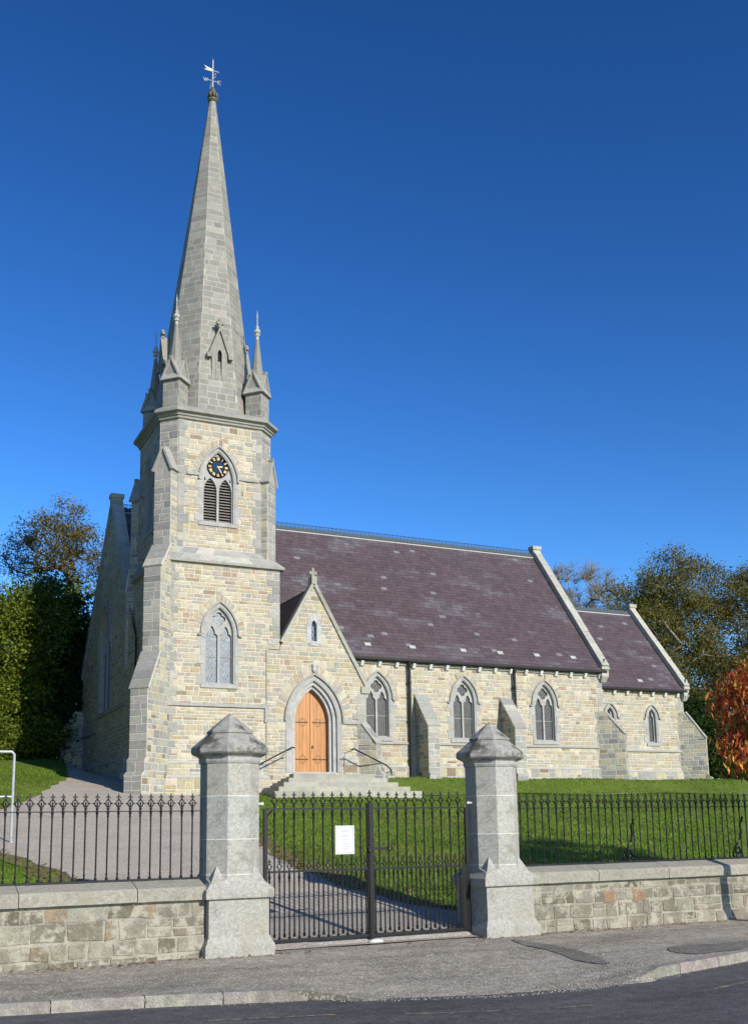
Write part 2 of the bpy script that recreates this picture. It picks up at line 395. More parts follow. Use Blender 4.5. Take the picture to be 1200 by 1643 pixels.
LIGHTSTONE = (0.375, 0.37, 0.35)
def cusp_light(cx, w, zb, zs, hh):
    L = [(-w, zb), (-w, zs), (-0.93*w, zs+0.12*hh), (-0.7*w, zs+0.24*hh), (-0.5*w, zs+0.27*hh), (-0.52*w, zs+0.42*hh), (-0.44*w, zs+0.62*hh), (-0.24*w, zs+0.84*hh), (0, zs+hh)]
    return [(cx+x, z) for x, z in L]+[(cx-x, z) for x, z in L[:-1]][::-1]
def quatrefoil(cx, cz, r, lobes=4, rot=0.0, n=32):
    d = r*0.52; rho = r-d; pts = []
    for k in range(n):
        th = 2*math.pi*k/n; best = 0.0
        for j in range(lobes):
            ph = rot+2*math.pi*j/lobes+math.pi/2; cc = math.cos(th-ph); disc = d*d*cc*cc-d*d+rho*rho
            if disc >= 0: best = max(best, d*cc+math.sqrt(disc))
        pts.append((cx+max(best, d*0.62)*math.cos(th), cz+max(best, d*0.62)*math.sin(th)))
    return pts
def window(parent, fr, cx, a, sill, zs, rise, glassmat, kind='two', hood=True, hoodbot=None, vs=True, label=None, clock=False):
    mb = MB(); k = 0; z = sill
    # long-and-short jamb stones
    for sg in (-1, 1):
        z = sill; k = rng.randint(0, 1)
        while z < zs-0.02:
            hh = min(rng.uniform(0.24, 0.36), zs-z); wd = 0.30 if k % 2 else 0.16
            x0, x1 = (cx+a+0.012, cx+a+wd*0.8) if sg > 0 else (cx-a-wd*0.8, cx-a-0.012)
            fbox(mb, fr, x0, x1, z+0.006, z+hh-0.006, -0.02, 0.020, jit(LIGHTSTONE, 0.08)); z += hh; k += 1
    arch_band(mb, fr, cx, a, zs, rise, -0.0, 0.10, -0.02, 0.022, None, LIGHTSTONE, True)
    arch_band(mb, fr, cx, a, zs, rise, -0.035, 0.02, -0.26, 0.004, sill, LIGHTSTONE)
    if vs: voussoirs(mb, fr, cx, a, zs, rise, 0.145, 0.38)
    w_ = mb.build('window', 'ashlar', parent)
    if label: w_['label'] = label
    mb = MB()
    fbox(mb, fr, cx-a-0.12, cx+a+0.12, sill-0.14, sill-0.02, -0.25, 0.05, LIGHTSTONE)
    A = [fr.P(cx-a, sill-0.02, 0.05), fr.P(cx+a, sill-0.02, 0.05), fr.P(cx+a, sill+0.06, -0.2), fr.P(cx-a, sill+0.06, -0.2)]; mb.face(A, LIGHTSTONE)
    mb.build('sill', 'ashlar', w_)
    if hood:
        mb = MB(); hb = hoodbot if hoodbot is not None else zs
        arch_band(mb, fr, cx, a, zs, rise, 0.095, 0.15, 0.0, 0.085, None, (0.33, 0.33, 0.31))
        for sg in (-1, 1):
            x = cx+sg*(a+0.125); fbox(mb, fr, x-0.03, x+0.03, hb-0.02, zs, 0.0, 0.083, (0.33, 0.33, 0.31))
            if hoodbot is None: fbox(mb, fr, min(x, x+sg*0.11), max(x, x+sg*0.11), zs-0.07, zs-0.02, 0.0, 0.09, (0.33, 0.33, 0.31))
        mb.build('hood_mould', 'ashlar', w_)
    mb = MB(); out = arch_path(cx, a-0.02, zs, rise-0.02, 0, sill)
    mw = 0.075; lw = (2*a-0.04-mw-0.10)/4
    if kind == 'two':
        lc = lw+mw/2; ls = zs-0.06; hh = lw*1.75
        hl = [cusp_light(cx+s*lc, lw, sill+0.05, ls, hh) for s in (-1, 1)]
        qr = a*0.46; qz = zs+rise-qr*1.80
        hl.append(quatrefoil(cx, qz, qr))
    elif kind == 'louvre':
        lc = lw+mw/2; ls = zs-0.35; c_ = hh = lw*2.1
        def lan(x):
            return arch_path(x, lw, ls, hh, 0, sill+0.05, 6)
        hl = [lan(cx-lc), lan(cx+lc)]
        hl.append([(cx+0.335*math.cos(t), zs+0.50+0.335*math.sin(t)) for t in [2*math.pi*k/28 for k in range(28)]])
        for s in (-1, 1): hl.append([(cx+s*0.40, zs+0.02), (cx+s*0.47, zs+0.04), (cx+s*0.43, zs+0.17)])
    elif kind == 'three':
        l3 = (2*a-0.3)/6; hl = [cusp_light(cx+s*(2*l3+0.08), l3, sill+0.06, zs-0.1+(0.4 if s == 0 else 0), l3*2.2) for s in (-1, 0, 1)]
        for s in (-1, 1): hl.append(quatrefoil(cx+s*a*0.34, zs+rise*0.36, a*0.2))
    else:
        hl = [cusp_light(cx, a-0.09, sill+0.05, zs-0.02, rise*0.9)]
    panel(mb, fr, out, hl, -0.10, 0.10, LIGHTSTONE)
    if kind == 'louvre':
        arch_band(mb, fr, cx-lc, lw, ls, hh, 0, 0.045, -0.1, -0.06, sill, LIGHTSTONE); arch_band(mb, fr, cx+lc, lw, ls, hh, 0, 0.045, -0.1, -0.061, sill, LIGHTSTONE)
    mb.build('tracery', 'ashlar', w_)
    mb = MB(); gp = arch_path(cx, a, zs, rise, 0.0, sill); cz = sill
    if kind == 'louvre':
        panel(mb, fr, gp, (), -0.42, 0.1, (0.01, 0.01, 0.01)); mb.build('dark_opening', 'dark', w_)
        for s in (-1, 1):
            mb = MB(); z = sill+0.07
            while z < ls+hh*0.85:
                hw = lw if z < ls else max(0.03, lw*(1-((z-ls)/hh)**1.6))
                x = cx+s*lc
                A = [fr.P(x-hw, z, -0.13), fr.P(x+hw, z, -0.13), fr.P(x+hw, z+0.018, -0.13), fr.P(x-hw, z+0.018, -0.13)]
                B = [fr.P(x-hw, z+0.10, -0.30), fr.P(x+hw, z+0.10, -0.30), fr.P(x+hw, z+0.118, -0.30), fr.P(x-hw, z+0.118, -0.30)]
                mb.loft([A, B], (0.3, 0.3, 0.3)); z += 0.098
            mb.build('louvre', 'louvre', w_)
    else:
        panel(mb, fr, gp, (), -0.17, 0.1, (0.1, 0.1, 0.1)); mb.build('glass', glassmat, w_)
        if kind in ('two', 'one'):
            mb = MB()
            for z in ([sill+(zs-sill)*0.55] if kind == 'two' else []):
                fbox(mb, fr, cx-a+0.06, cx+a-0.06, z, z+0.018, -0.16, -0.145, (0.5, 0.5, 0.5))
            if mb.f: mb.build('glazing_bar', 'lead', w_)
    return w_

# ================================================================== GROUND
PHI = 0.0232
def G(u, v, z=0.0): return (u*math.cos(PHI)-v*math.sin(PHI), u*math.sin(PHI)+v*math.cos(PHI), z)
def sm(t): t = max(0, min(1, t)); return t*t*(3-2*t)
def H(x, y):
    if y-0.0232*x < 13.42: return -0.45
    base = 0.150*(y-13.5)
    if y < 14.5: base = max(base, -0.05)
    k = sm((x-6.0)/3.0)     # right (church) side flattens
    if y < 30.3: right = 0.152*(y-13.5)
    else: right = 0.152*16.8+sm((y-31.0)/2.6)*0.68
    right += 0.0
    if y > 40: right += (y-40)*0.03
    left = base if y < 60 else 0.150*46.5+(y-60)*0.06
    z = left*(1-k)+right*k
    return z+0.03*math.sin(x*0.9+y*0.3)*min(1, max(0, (y-14)/4))
def grid(name, xs, ys, mat, hf, dz=0.0):
    nx, ny = len(xs), len(ys)
    v = [(x, y, hf(x, y)+dz) for y in ys for x in xs]
    f = [(j*nx+i, j*nx+i+1, (j+1)*nx+i+1, (j+1)*nx+i) for j in range(ny-1) for i in range(nx-1)]
    me = bpy.data.meshes.new(name); me.from_pydata(v, [], f); me.polygons.foreach_set('use_smooth', [True]*len(f))
    me.materials.append(M[mat]); o = bpy.data.objects.new(name, me); C.objects.link(o); return o
xs = [-400, -200, -100, -50, -25, -12, -6]+[-4+0.5*i for i in range(100)]+[47, 52, 60, 80, 120, 200, 400]
ys = [13.42, 13.6, 13.8]+[14+0.5*i for i in range(96)]+[63, 68, 75, 90, 120, 180, 300, 600]

mb = MB(); mb.box(-600, 600, -600, 13.45, -0.9, -0.5); tag(mb.build('ground', 'far'), kind='structure')
mb = MB(); mb.box(-600, 600, 595, 1500, -2, 10); tag(mb.build('hill', 'far'), kind='structure')
# gravel path draped on the lawn
def interp(t, pts):
    if t <= pts[0][0]: return pts[0][1]
    for (a, va), (b, vb) in zip(pts, pts[1:]):
        if t <= b: return va+(vb-va)*(t-a)/(b-a)
    return pts[-1][1]
LB = [(13.3, 5.0), (15, 4.6), (18.1, 3.3), (20, 2.7), (21.3, 2.2), (22.0, 0.5), (22.8, -5), (24, -7), (26, -6), (26.6, 0.5), (27.2, 2.6), (30, 4.0), (35, 5.7), (44, 7.0)]
RB = [(13.3, 8.35), (14.0, 8.75), (14.5, 8.85), (15.3, 8.2), (17, 7.6), (19.4, 7.35), (24, 7.8), (28, 8.6), (29.6, 9.2), (30.4, 8.5), (31.5, 7.5), (44, 7.62)]
tag(grid('lawn', xs, ys, 'lawn', lambda x, y: H(x, y)-(0.07 if interp(y, LB)+0.45 < x < interp(y, RB)-0.45 and y < 44 else 0)), kind='structure')
# bare earth and dry grass between gravel and lawn
mb = MB(); y = 13.6
while y < 24:
    w0 = 0.22+0.2*abs(math.sin(y*2.1))+0.35*math.exp(-((y-18.2)/1.3)**2); w1 = 0.22+0.2*abs(math.sin((y+.15)*2.1))+0.35*math.exp(-((y-18.05)/1.3)**2)
    for e, s in ((RB, 1), (LB, -1)):
        a, b = interp(y, e)-s*0.1, interp(y+.15, e)-s*0.1
        if abs(a-b) > 0.8: continue
        n = 3
        for i in range(n):
            q = [(a+s*(w0+.1)*i/n, y), (a+s*(w0+.1)*(i+1)/n, y), (b+s*(w1+.1)*(i+1)/n, y+.15), (b+s*(w1+.1)*i/n, y+.15)]
            if s < 0: q = q[::-1]
            mb.face([(px, py, H(px, py)+0.014) for px, py in q])
    y += .15
tag(mb.build('earth_verge', 'soil'), kind='structure')
mb = MB(); rows = []
y = 13.35
while y <= 44:
    l, r = interp(y, LB)+0.06*math.sin(y*5), interp(y, RB)+0.07*math.sin(y*4.3)+0.03*math.sin(y*13)
    rows.append([(l+(r-l)*i/14, y, max(H(l+(r-l)*i/14, y), -0.03)+0.02) for i in range(15)]); y += 0.2
for a, b in zip(rows, rows[1:]):
    for i in range(14): mb.face([a[i], a[i+1], b[i+1], b[i]])
tag(mb.build('gravel_path', 'gravel', smooth=True), kind='structure')
# pale footpath running along the lawn from the steps
mb = MB()
for i in range(40):
    x0, x1 = 16.6+i*0.4, 17.0+i*0.4
    mb.face([(x0, 30.2, H(x0, 30.2)+0.03), (x1, 30.2, H(x1, 30.2)+0.03), (x1, 30.95, H(x1, 30.95)+0.03), (x0, 30.95, H(x0, 30.95)+0.03)])
tag(mb.build('footpath', 'gravel'), kind='structure')
# pavement, kerbs, road
KL = [(-14, 13.0), (-5, 12.35), (1.4, 11.13), (3, 10.8), (4.5, 10.38), (5.2, 10.0), (6.3, 9.62), (7.4, 9.5), (8.4, 9.65), (9.5, 9.92), (10.7, 10.23), (14, 11.2), (20, 12.4), (30, 13.0)]
def pav(u, v, kv):
    t = (13.2-v)/max(0.3, 13.2-kv); drop = sm((u-4.4)/0.8)*sm((8.7-u)/0.8)
    z = -0.03-0.065*t; return z-drop*0.098*sm(t*1.2-0.2)+0.006*math.sin(u*3+v*5)
mb = MB(); us = [-14+0.25*i for i in range(177)]
cols = []
for u in us:
    kv = interp(u, KL); cols.append([G(u, 13.6 if j == 10 else kv+(13.25-kv)*j/9, pav(u, kv+(13.25-kv)*min(j, 9)/9, kv)) for j in range(11)])
for a, b in zip(cols, cols[1:]):
    of = -0.16 if 4.6 < a[0][0] < 8.1 else 0.05
    mb.face([(a[0][0], a[0][1]+of, -0.215), (b[0][0], b[0][1]+of, -0.215), b[0], a[0]])
    for j in range(10): mb.face([a[j], b[j], b[j+1], a[j+1]])
tag(mb.build('pavement', 'pavement', smooth=True), kind='structure')
mb = MB(); ROADZ = -0.19
cols = [[G(u, -30, ROADZ), G(u, 6.0, ROADZ), G(u, 8.2, ROADZ), G(u, interp(u, KL)+0.1, ROADZ)] for u in us]
for a, b in zip(cols, cols[1:]):
    for j in range(3): mb.face([a[j], b[j], b[j+1], a[j+1]])
mb.face([G(-300, -30, ROADZ), G(-14, -30, ROADZ), G(-14, 13, ROADZ), G(-300, 13, ROADZ)]); mb.face([G(30, -30, ROADZ), G(300, -30, ROADZ), G(300, 13, ROADZ), G(30, 13, ROADZ)])
tag(mb.build('road', 'road'), kind='structure')
def kerb_run(u0, u1, name):
    mb = MB(); u = u0
    while u < u1-0.05:
        ln = min(rng.uniform(0.75, 1.1), u1-u); n = 4; rings = []
        for k in range(n+1):
            uu = u+0.006+(ln-0.012)*k/n; kv = interp(uu, KL)
            end = 1.0
            if uu > 4.3 and u1 < 6: end = max(0.15, 1-(uu-4.3)/0.22*0.9)
            if uu < 8.7 and u0 > 6: end = max(0.05, (uu-8.25)/0.5)
            zt = -0.078*end+ROADZ*(1-end)+0.004
            rings.append([G(uu, kv+0.13, ROADZ-0.05), G(uu, kv-0.005, ROADZ-0.05), G(uu, kv-0.005, zt-0.02), G(uu, kv+0.02, zt), G(uu, kv+0.14, zt+0.005)])
        mb.loft(rings, jit((0.30, 0.275, 0.24), 0.1)); u += ln
    tag(mb.build(name, 'boundary'), kind='structure')
kerb_run(-10, 4.52, 'kerb'); kerb_run(8.3, 20, 'kerb')
def sheet(name, pts, mat, z, n=8):
    mb = MB(); mb.face([G(u, v, zz) for (u, v, zz) in pts]); return tag(mb.build(name, mat), kind='structure')
def patch(name, pts):  # thin sheet, darker than the pavement it lies on
    mb = MB(); top, bot = pts
    for k in range(len(top)-1):
        q = []
        for (u, v) in (bot[k], bot[k+1], top[k+1], top[k]):
            q.append(G(u, v, pav(u, v, interp(u, KL))+0.008))
        mb.face(q)
    return tag(mb.build(name, 'patch'), kind='structure')
patch('tarmac_patch', ([(8.72, 12.7), (8.80, 12.3), (8.86, 11.9), (8.82, 11.4), (8.72, 10.9), (8.5, 10.35)], [(8.64, 12.66), (8.52, 12.2), (8.50, 11.7), (8.44, 11.2), (8.36, 10.9), (8.40, 10.42)]))
patch('tarmac_patch', ([(9.85, 10.8), (10.1, 11.1), (10.5, 11.2), (10.9, 11.05), (11.4, 11.1), (11.9, 11.2)], [(9.8, 10.6), (10.0, 10.4), (10.4, 10.45), (10.8, 10.5), (11.3, 10.75), (11.9, 11.0)]))
mb = MB()
for (u0, u1) in ((3.2, 4.4), (5.0, 5.9), (6.4, 6.85), (8.6, 9.3)):
    n = 6
    for k in range(n):
        a, b = u0+(u1-u0)*k/n, u0+(u1-u0)*(k+1)/n
        va, vb = interp(a, KL)-0.95, interp(b, KL)-0.95
        mb.face([G(a, va, ROADZ+0.004), G(b, vb, ROADZ+0.004), G(b, vb+0.07, ROADZ+0.004), G(a, va+0.07, ROADZ+0.004)])
tag(mb.build('road_marking', 'yellow'), kind='structure')
# loose chippings + fallen leaves
def scatter(name, n, fn, size, mat, palette, kind='chip', parent=None):
    mb = MB()
    for k in range(n):
        x, y, z = fn(); s = size*rng.uniform(0.5, 1.4); a = rng.uniform(0, 6.28)
        if kind == 'chip':
            p = [(x+s*math.cos(a+q), y+s*math.sin(a+q)*rng.uniform(0.6, 1), z) for q in (0, 1.6, 3.1, 4.7)]
            t = (x+s*0.1, y, z+s*0.8); col = rng.choice(palette)
            for q in range(4): mb.face([p[q], p[(q+1) % 4], t], col)
        else:
            dx, dy = s*math.cos(a), s*math.sin(a); h = s*rng.uniform(0.1, 0.8); col = rng.choice(palette)
            mb.face([(x-dx, y-dy, z+0.004), (x+dy*0.6, y-dx*0.6, z+h*0.5), (x+dx, y+dy, z+h), (x-dy*0.6, y+dx*0.6, z+h*0.4)], col)
    return mb.build(name, mat)
def fapron():
    while True:
        u = rng.uniform(2.5, 12); kv = interp(u, KL)
        t = rng.random(); v = kv-0.12+abs(rng.gauss(0, 0.55)) if rng.random() < 0.6 else rng.uniform(kv, 13.1)
        wgt = math.exp(-((u-6.9)/2.2)**2)
        if rng.random() < wgt: 
            p = G(u, v, 0); return (p[0], p[1], (pav(u, v, kv) if v > kv else ROADZ)+0.002)
tag(scatter('loose_chippings', 4200, fapron, 0.0085, 'chip', [(1, 1, 1)]), 'pale loose chippings scattered over the worn crossing in front of the gate', 'chippings', kind='stuff')
def fwall():
    u = rng.uniform(-1, 15)
    if 5.3 < u < 8.3 and rng.random() < 0.6: u += 4
    v = 13.1-abs(rng.gauss(0, 0.09)); p = G(u, v, 0); return (p[0], p[1], pav(u, v, interp(u, KL))+0.004)
tag(scatter('fallen_leaves', 420, fwall, 0.028, 'leaf', [(0.30, 0.14, 0.04), (0.22, 0.09, 0.03), (0.36, 0.24, 0.08), (0.12, 0.07, 0.03)], 'leaf'), 'brown autumn leaves lying along the foot of the roadside wall', 'fallen leaves', kind='stuff')

def np_mesh(name, V, Fc, Cc, mat, parent=None):
    """V (n,3), faces (m,k) , per-face colour (m,3)"""
    me = bpy.data.meshes.new(name); nv, (nf, k) = len(V), Fc.shape
    me.vertices.add(nv); me.vertices.foreach_set('co', V.astype(np.float32).ravel())
    me.loops.add(nf*k); me.loops.foreach_set('vertex_index', Fc.astype(np.int32).ravel())
    me.polygons.add(nf); me.polygons.foreach_set('loop_start', np.arange(0, nf*k, k, dtype=np.int32))
    me.update(calc_edges=True)
    ca = me.color_attributes.new('Col', 'FLOAT_COLOR', 'CORNER'); cc = np.ones((nf*k, 4), np.float32); cc[:, :3] = np.repeat(Cc, k, axis=0)
    ca.data.foreach_set('color', cc.ravel()); me.materials.append(M[mat]); me.validate()
    o = bpy.data.objects.new(name, me); C.objects.link(o)
    if parent: o.parent = parent
    return o
# grass blades on the lawn
nr = np.random.default_rng(3)
def on_path(x, y): return interp(y, LB)-0.05 < x < interp(y, RB)+0.05
def in_church(x, y):
    return (6.9 < x < 15.2 and y > 30.5) or (11 < x < 17 and y > 29.5) or (x > 15 and x < 27.6 and y > 34.1) or (27 < x < 33.5 and y > 35.2) or (x > 16.5 and 30.2 < y < 30.95)
pts = []
while len(pts) < 70000:
    y = 13.7+25*rng.random()**1.3; x = rng.uniform(0.08, 1.0)*y*1.0
    if y < 13.6 or on_path(x, y) or in_church(x, y): continue
    if (0 < x-interp(y, RB) < 0.5 or 0 < interp(y, LB)-x < 0.4) and rng.random() < 0.55: continue
    pts.append((x, y, H(x, y)))
P = np.array(pts); n = len(P)
ang = nr.uniform(0, 2*np.pi, n); hgt = nr.uniform(0.025, 0.075, n); wd = nr.uniform(0.006, 0.014, n)*(1+P[:, 1]/40)
lean = nr.normal(0, 0.35, (n, 2))*hgt[:, None]
a = P.copy(); a[:, 0] -= np.cos(ang)*wd; a[:, 1] -= np.sin(ang)*wd; b = P.copy(); b[:, 0] += np.cos(ang)*wd; b[:, 1] += np.sin(ang)*wd
a[:, 2] -= 0.01; b[:, 2] -= 0.01
t = P.copy(); t[:, :2] += lean; t[:, 2] += hgt
V = np.stack([a, b, t], 1).reshape(-1, 3); Fc = np.arange(3*n).reshape(n, 3)
gc = np.array([[0.10, 0.19, 0.012], [0.145, 0.24, 0.020], [0.06, 0.125, 0.010], [0.24, 0.22, 0.06]])[nr.choice(4, n, p=[.4, .3, .18, .12])]*nr.uniform(0.75, 1.2, (n, 1))
gc *= (1+0.30*np.sin(P[:, 0]*0.9+1.3*np.sin(P[:, 1]*0.6))*np.sin(P[:, 1]*1.1+P[:, 0]*0.3))[:, None]
yel = np.clip(np.sin(P[:, 0]*0.55+2.1*np.sin(P[:, 1]*0.37))+np.sin(P[:, 1]*0.8+1.7*np.sin(P[:, 0]*0.5))-0.7, 0, 1)[:, None]*0.55
gc = gc*(1-yel)+np.array([0.20, 0.19, 0.05])*yel
tag(np_mesh('grass', V, Fc, gc, 'grass_blade'), 'short green mown grass of the churchyard lawn', 'grass', kind='stuff')

def flawn():
    y = rng.uniform(13.9, 30); e = rng.choice((LB, RB, RB, RB)); sg = 1 if e is RB else -1
    x = interp(y, e)+sg*abs(rng.gauss(0, 0.55))-sg*0.1; return (x, y, H(x, y)+0.03)
tag(scatter('leaf_litter', 2200, flawn, 0.042, 'leaf', [(0.30, 0.17, 0.06), (0.22, 0.12, 0.04), (0.34, 0.25, 0.10), (0.14, 0.09, 0.04)], 'leaf'), 'dry brown leaf litter along the edges of the gravel path', 'leaf litter', kind='stuff')

# ================================================================== CHURCH
church = empty('church', (9.8, 33.5, 2.5)); church['label'] = 'buff rubble stone church with grey spire and purple slate roof'; church['category'] = 'church'
church_inv = Matrix.Translation((-9.8, -33.5, -2.5))
def adopt(o, parent=None):
    """parts are modelled in world coordinates and hung under the church"""
    o.parent = parent or church
    return o
# building parts directly in world space: shift the mesh into the church's frame
_build = MB.build
def cbuild(s, name, mat, parent=None, smooth=False):
    o = _build(s, name, mat, parent or church, smooth)
    o.data.transform(church_inv)
    return o
MB.build = cbuild
SOUTH = lambda x, y: Fr((x, y, 0), (1, 0, 0))
WEST = lambda x, y: Fr((x, y, 0), (0, -1, 0))
EAST = lambda x, y: Fr((x, y, 0), (0, 1, 0))
NORTH = lambda x, y: Fr((x, y, 0), (-1, 0, 0))
def strings(parent, *boxes):
    for (fr, *b) in boxes:
        mb = MB(); fbox(mb, fr, *b, (0.35, 0.345, 0.32)); mb.build('string_course', 'ashlar')
# ---- tower, lower stage
TX0, TX1, TY0, TY1 = 7.75, 11.80, 31.40, 35.45
mb = MB()
wS = dict(cx=9.73, a=0.50, zs=7.72, rise=0.93)
hS = arch_hole(wS['cx'], 0.5, wS['zs'], wS['rise'], 0.0, 6.10)
fs = SOUTH(0, TY0)
panel(mb, fs, [(TX0, 2.2), (TX1, 2.2), (TX1, 10.12), (TX0, 10.12)], [arch_path(wS['cx'], 0.5, wS['zs'], wS['rise'], 0, 6.10)])
stones(mb, fs, 2.3, 10.12, lambda z: (TX0+0.02, TX1-0.0), [hS])
quoins(mb, fs, TX1, -1, 2.9, 10.1); quoins(mb, fs, TX0+0.3, 1, 3.8, 10.1, wl=.3, ws=.16)
fw = WEST(TX0, 0)
panel(mb, fw, [(-TY1, 2.2), (-TY0, 2.2), (-TY0, 10.12), (-TY1, 10.12)])
stones(mb, fw, 2.3, 10.12, lambda z: (-TY1, -TY0))
fe = EAST(TX1, 0); panel(mb, fe, [(TY0, 7.0), (TY1, 7.0), (TY1, 10.12), (TY0, 10.12)]); stones(mb, fe, 7.0, 10.12, lambda z: (TY0, TY1))
fn = NORTH(0, TY1); panel(mb, fn, [(-TX1, 7), (-TX0, 7), (-TX0, 10.12), (-TX1, 10.12)]); stones(mb, fn, 7, 10.12, lambda z: (-TX1, -TX0))
mb.build('tower_base', 'rubble')
# octagonal rings helper (square with chamfered corners)
BC = (9.77, 33.49)
def oct_ring(hx, c, z, cx=BC[0], cy=BC[1]):
    a, b = hx, hx-c
    return [(cx-b, cy-a, z), (cx+b, cy-a, z), (cx+a, cy-b, z), (cx+a, cy+b, z), (cx+b, cy+a, z), (cx-b, cy+a, z), (cx-a, cy+b, z), (cx-a, cy-b, z)]
# set-off band between the stages
mb = MB()
def course_ring(mb, r0, r1, nper, pal, lift=0.0):
    for k in range(len(r0)):
        a, b, c, d = [Vector(p) for p in (r0[k], r0[(k+1) % len(r0)], r1[(k+1) % len(r0)], r1[k])]
        L = max((b-a).length, (c-d).length); n = max(1, round(L/nper)); off = rng.uniform(0, 1)
        ts = sorted(set([0.0, 1.0]+[min(1, max(0, (i+off)/n)) for i in range(n)])) if n > 1 else [0.0, 1.0]
        ts = [t for i, t in enumerate(ts) if i == 0 or t-ts[i-1] > 0.001]
        mb.face([a, b, c, d], (0.45, 0.435, 0.385))
        nrm = (b-a).cross(d-a).normalized()
        g = 0.012
        for t0, t1 in zip(ts, ts[1:]):
            if (t1-t0)*L < 0.05: continue
            g0, g1 = t0+g/L, t1-g/L
            p = [a.lerp(b, g0), a.lerp(b, g1), d.lerp(c, g1), d.lerp(c, g0)]
            h = (p[3]-p[0])
            if h.length < 0.03: continue
            hn = h.normalized()*g
            mb.face([p[0]+hn+nrm*0.004, p[1]+hn+nrm*0.004, p[2]-hn+nrm*0.004, p[3]-hn+nrm*0.004], pick(pal))
r_ = oct_ring(2.16, 0.02, 10.02, 9.79, 33.44); r0 = oct_ring(2.16, 0.02, 10.10, 9.79, 33.44); r1 = oct_ring(2.04, 0.2, 10.33, 9.78, 33.47); r2 = oct_ring(1.93, 0.42, 10.58)
mb.loft([r_, r0], ASH[0][0], True, False); course_ring(mb, r0, r1, 0.62, ASH); course_ring(mb, r1, r2, 0.62, ASH)
mb.build('set_off', 'ashlar')
# ---- tower, belfry stage (chamfered)
mb = MB(); HB, CH_ = 1.92, 0.47
hb = dict(a=0.55, zs=12.92, rise=1.06)
faces8 = oct_ring(HB, CH_, 0)
for k in range(8):
    p, q = Vector(faces8[k]), Vector(faces8[(k+1) % 8]); L = (q-p).length
    fr = Fr(p, q-p); main = L > 1.5
    holes, hp = [], []
    if main:
        cxx = L/2 if k else 9.70-p.x
        holes = [arch_hole(cxx, hb['a'], hb['zs'], hb['rise'], 0, 11.5)]; hp = [arch_path(cxx, hb['a'], hb['zs'], hb['rise'], 0, 11.5)]
    panel(mb, fr, [(0, 10.4), (L, 10.4), (L, 14.97), (0, 14.97)], hp, depth=0.5)
    stones(mb, fr, 10.45, 14.97, lambda z: (0.0, L), holes, pal=RUB if main else ASH, cw=(0.16, 0.46) if main else (0.25, 0.7), ch=(0.1, 0.22) if main else (0.2, 0.32))
    if main:
        quoins(mb, fr, 0.005, 1, 10.5, 14.95, wl=0.34, ws=0.2); quoins(mb, fr, L-0.005, -1, 10.5, 14.95, wl=0.34, ws=0.2)
mb.build('belfry_wall', 'rubble')
for k in (0, 2, 6):
    p, q = Vector(faces8[k]), Vector(faces8[(k+1) % 8]); L = (q-p).length; fr = Fr(p, q-p); cxx = L/2 if k else 9.70-p.x
    wdw = window(church, fr, cxx, hb['a'], 11.5, hb['zs'], hb['rise'], 'guard_glass', 'louvre', hoodbot=12.95)
    wdw.name = 'belfry_window'
    if k == 0: wdw['label'] = 'louvred belfry window under the clock'
    strings(church, (fr, 0.30, cxx-hb['a']-0.12, 13.03, 13.13, 0, 0.075), (fr, cxx+hb['a']+0.12, L-0.12, 13.03, 13.13, 0, 0.075))
# clock
fr = SOUTH(0, BC[1]-HB); ccx, ccz, cr = 9.70, 13.435, 0.355
mb = MB()
def disc(mb, fr, cx, cz, r, d, n=36, col=(1, 1, 1)): mb.face([fr.P(cx+r*math.cos(2*math.pi*k/n), cz+r*math.sin(2*math.pi*k/n), d) for k in range(n)], col)
def ann(mb, fr, cx, cz, r0, r1, d, n=48, col=(1, 1, 1)):
    for k in range(n):
        t0, t1 = 2*math.pi*k/n, 2*math.pi*(k+1)/n
        mb.face([fr.P(cx+r0*math.cos(t0), cz+r0*math.sin(t0), d), fr.P(cx+r1*math.cos(t0), cz+r1*math.sin(t0), d), fr.P(cx+r1*math.cos(t1), cz+r1*math.sin(t1), d), fr.P(cx+r0*math.cos(t1), cz+r0*math.sin(t1), d)][::-1], col)
mb.lathe(0, 0, [(0, 0)], 3) if False else None
rim = [[fr.P(ccx+r*math.cos(2*math.pi*k/36), ccz+r*math.sin(2*math.pi*k/36), d) for k in range(36)] for r, d in ((cr+0.01, -0.12), (cr+0.01, -0.055), (cr-0.005, -0.05))]
mb.loft(rim); clock = mb.build('clock', 'clock_black'); clock['label'] = 'round black tower clock with gilt hour markers'
mb = MB(); disc(mb, fr, ccx, ccz, 0.20, -0.045); mb.build('dial', 'clock_blue', clock)
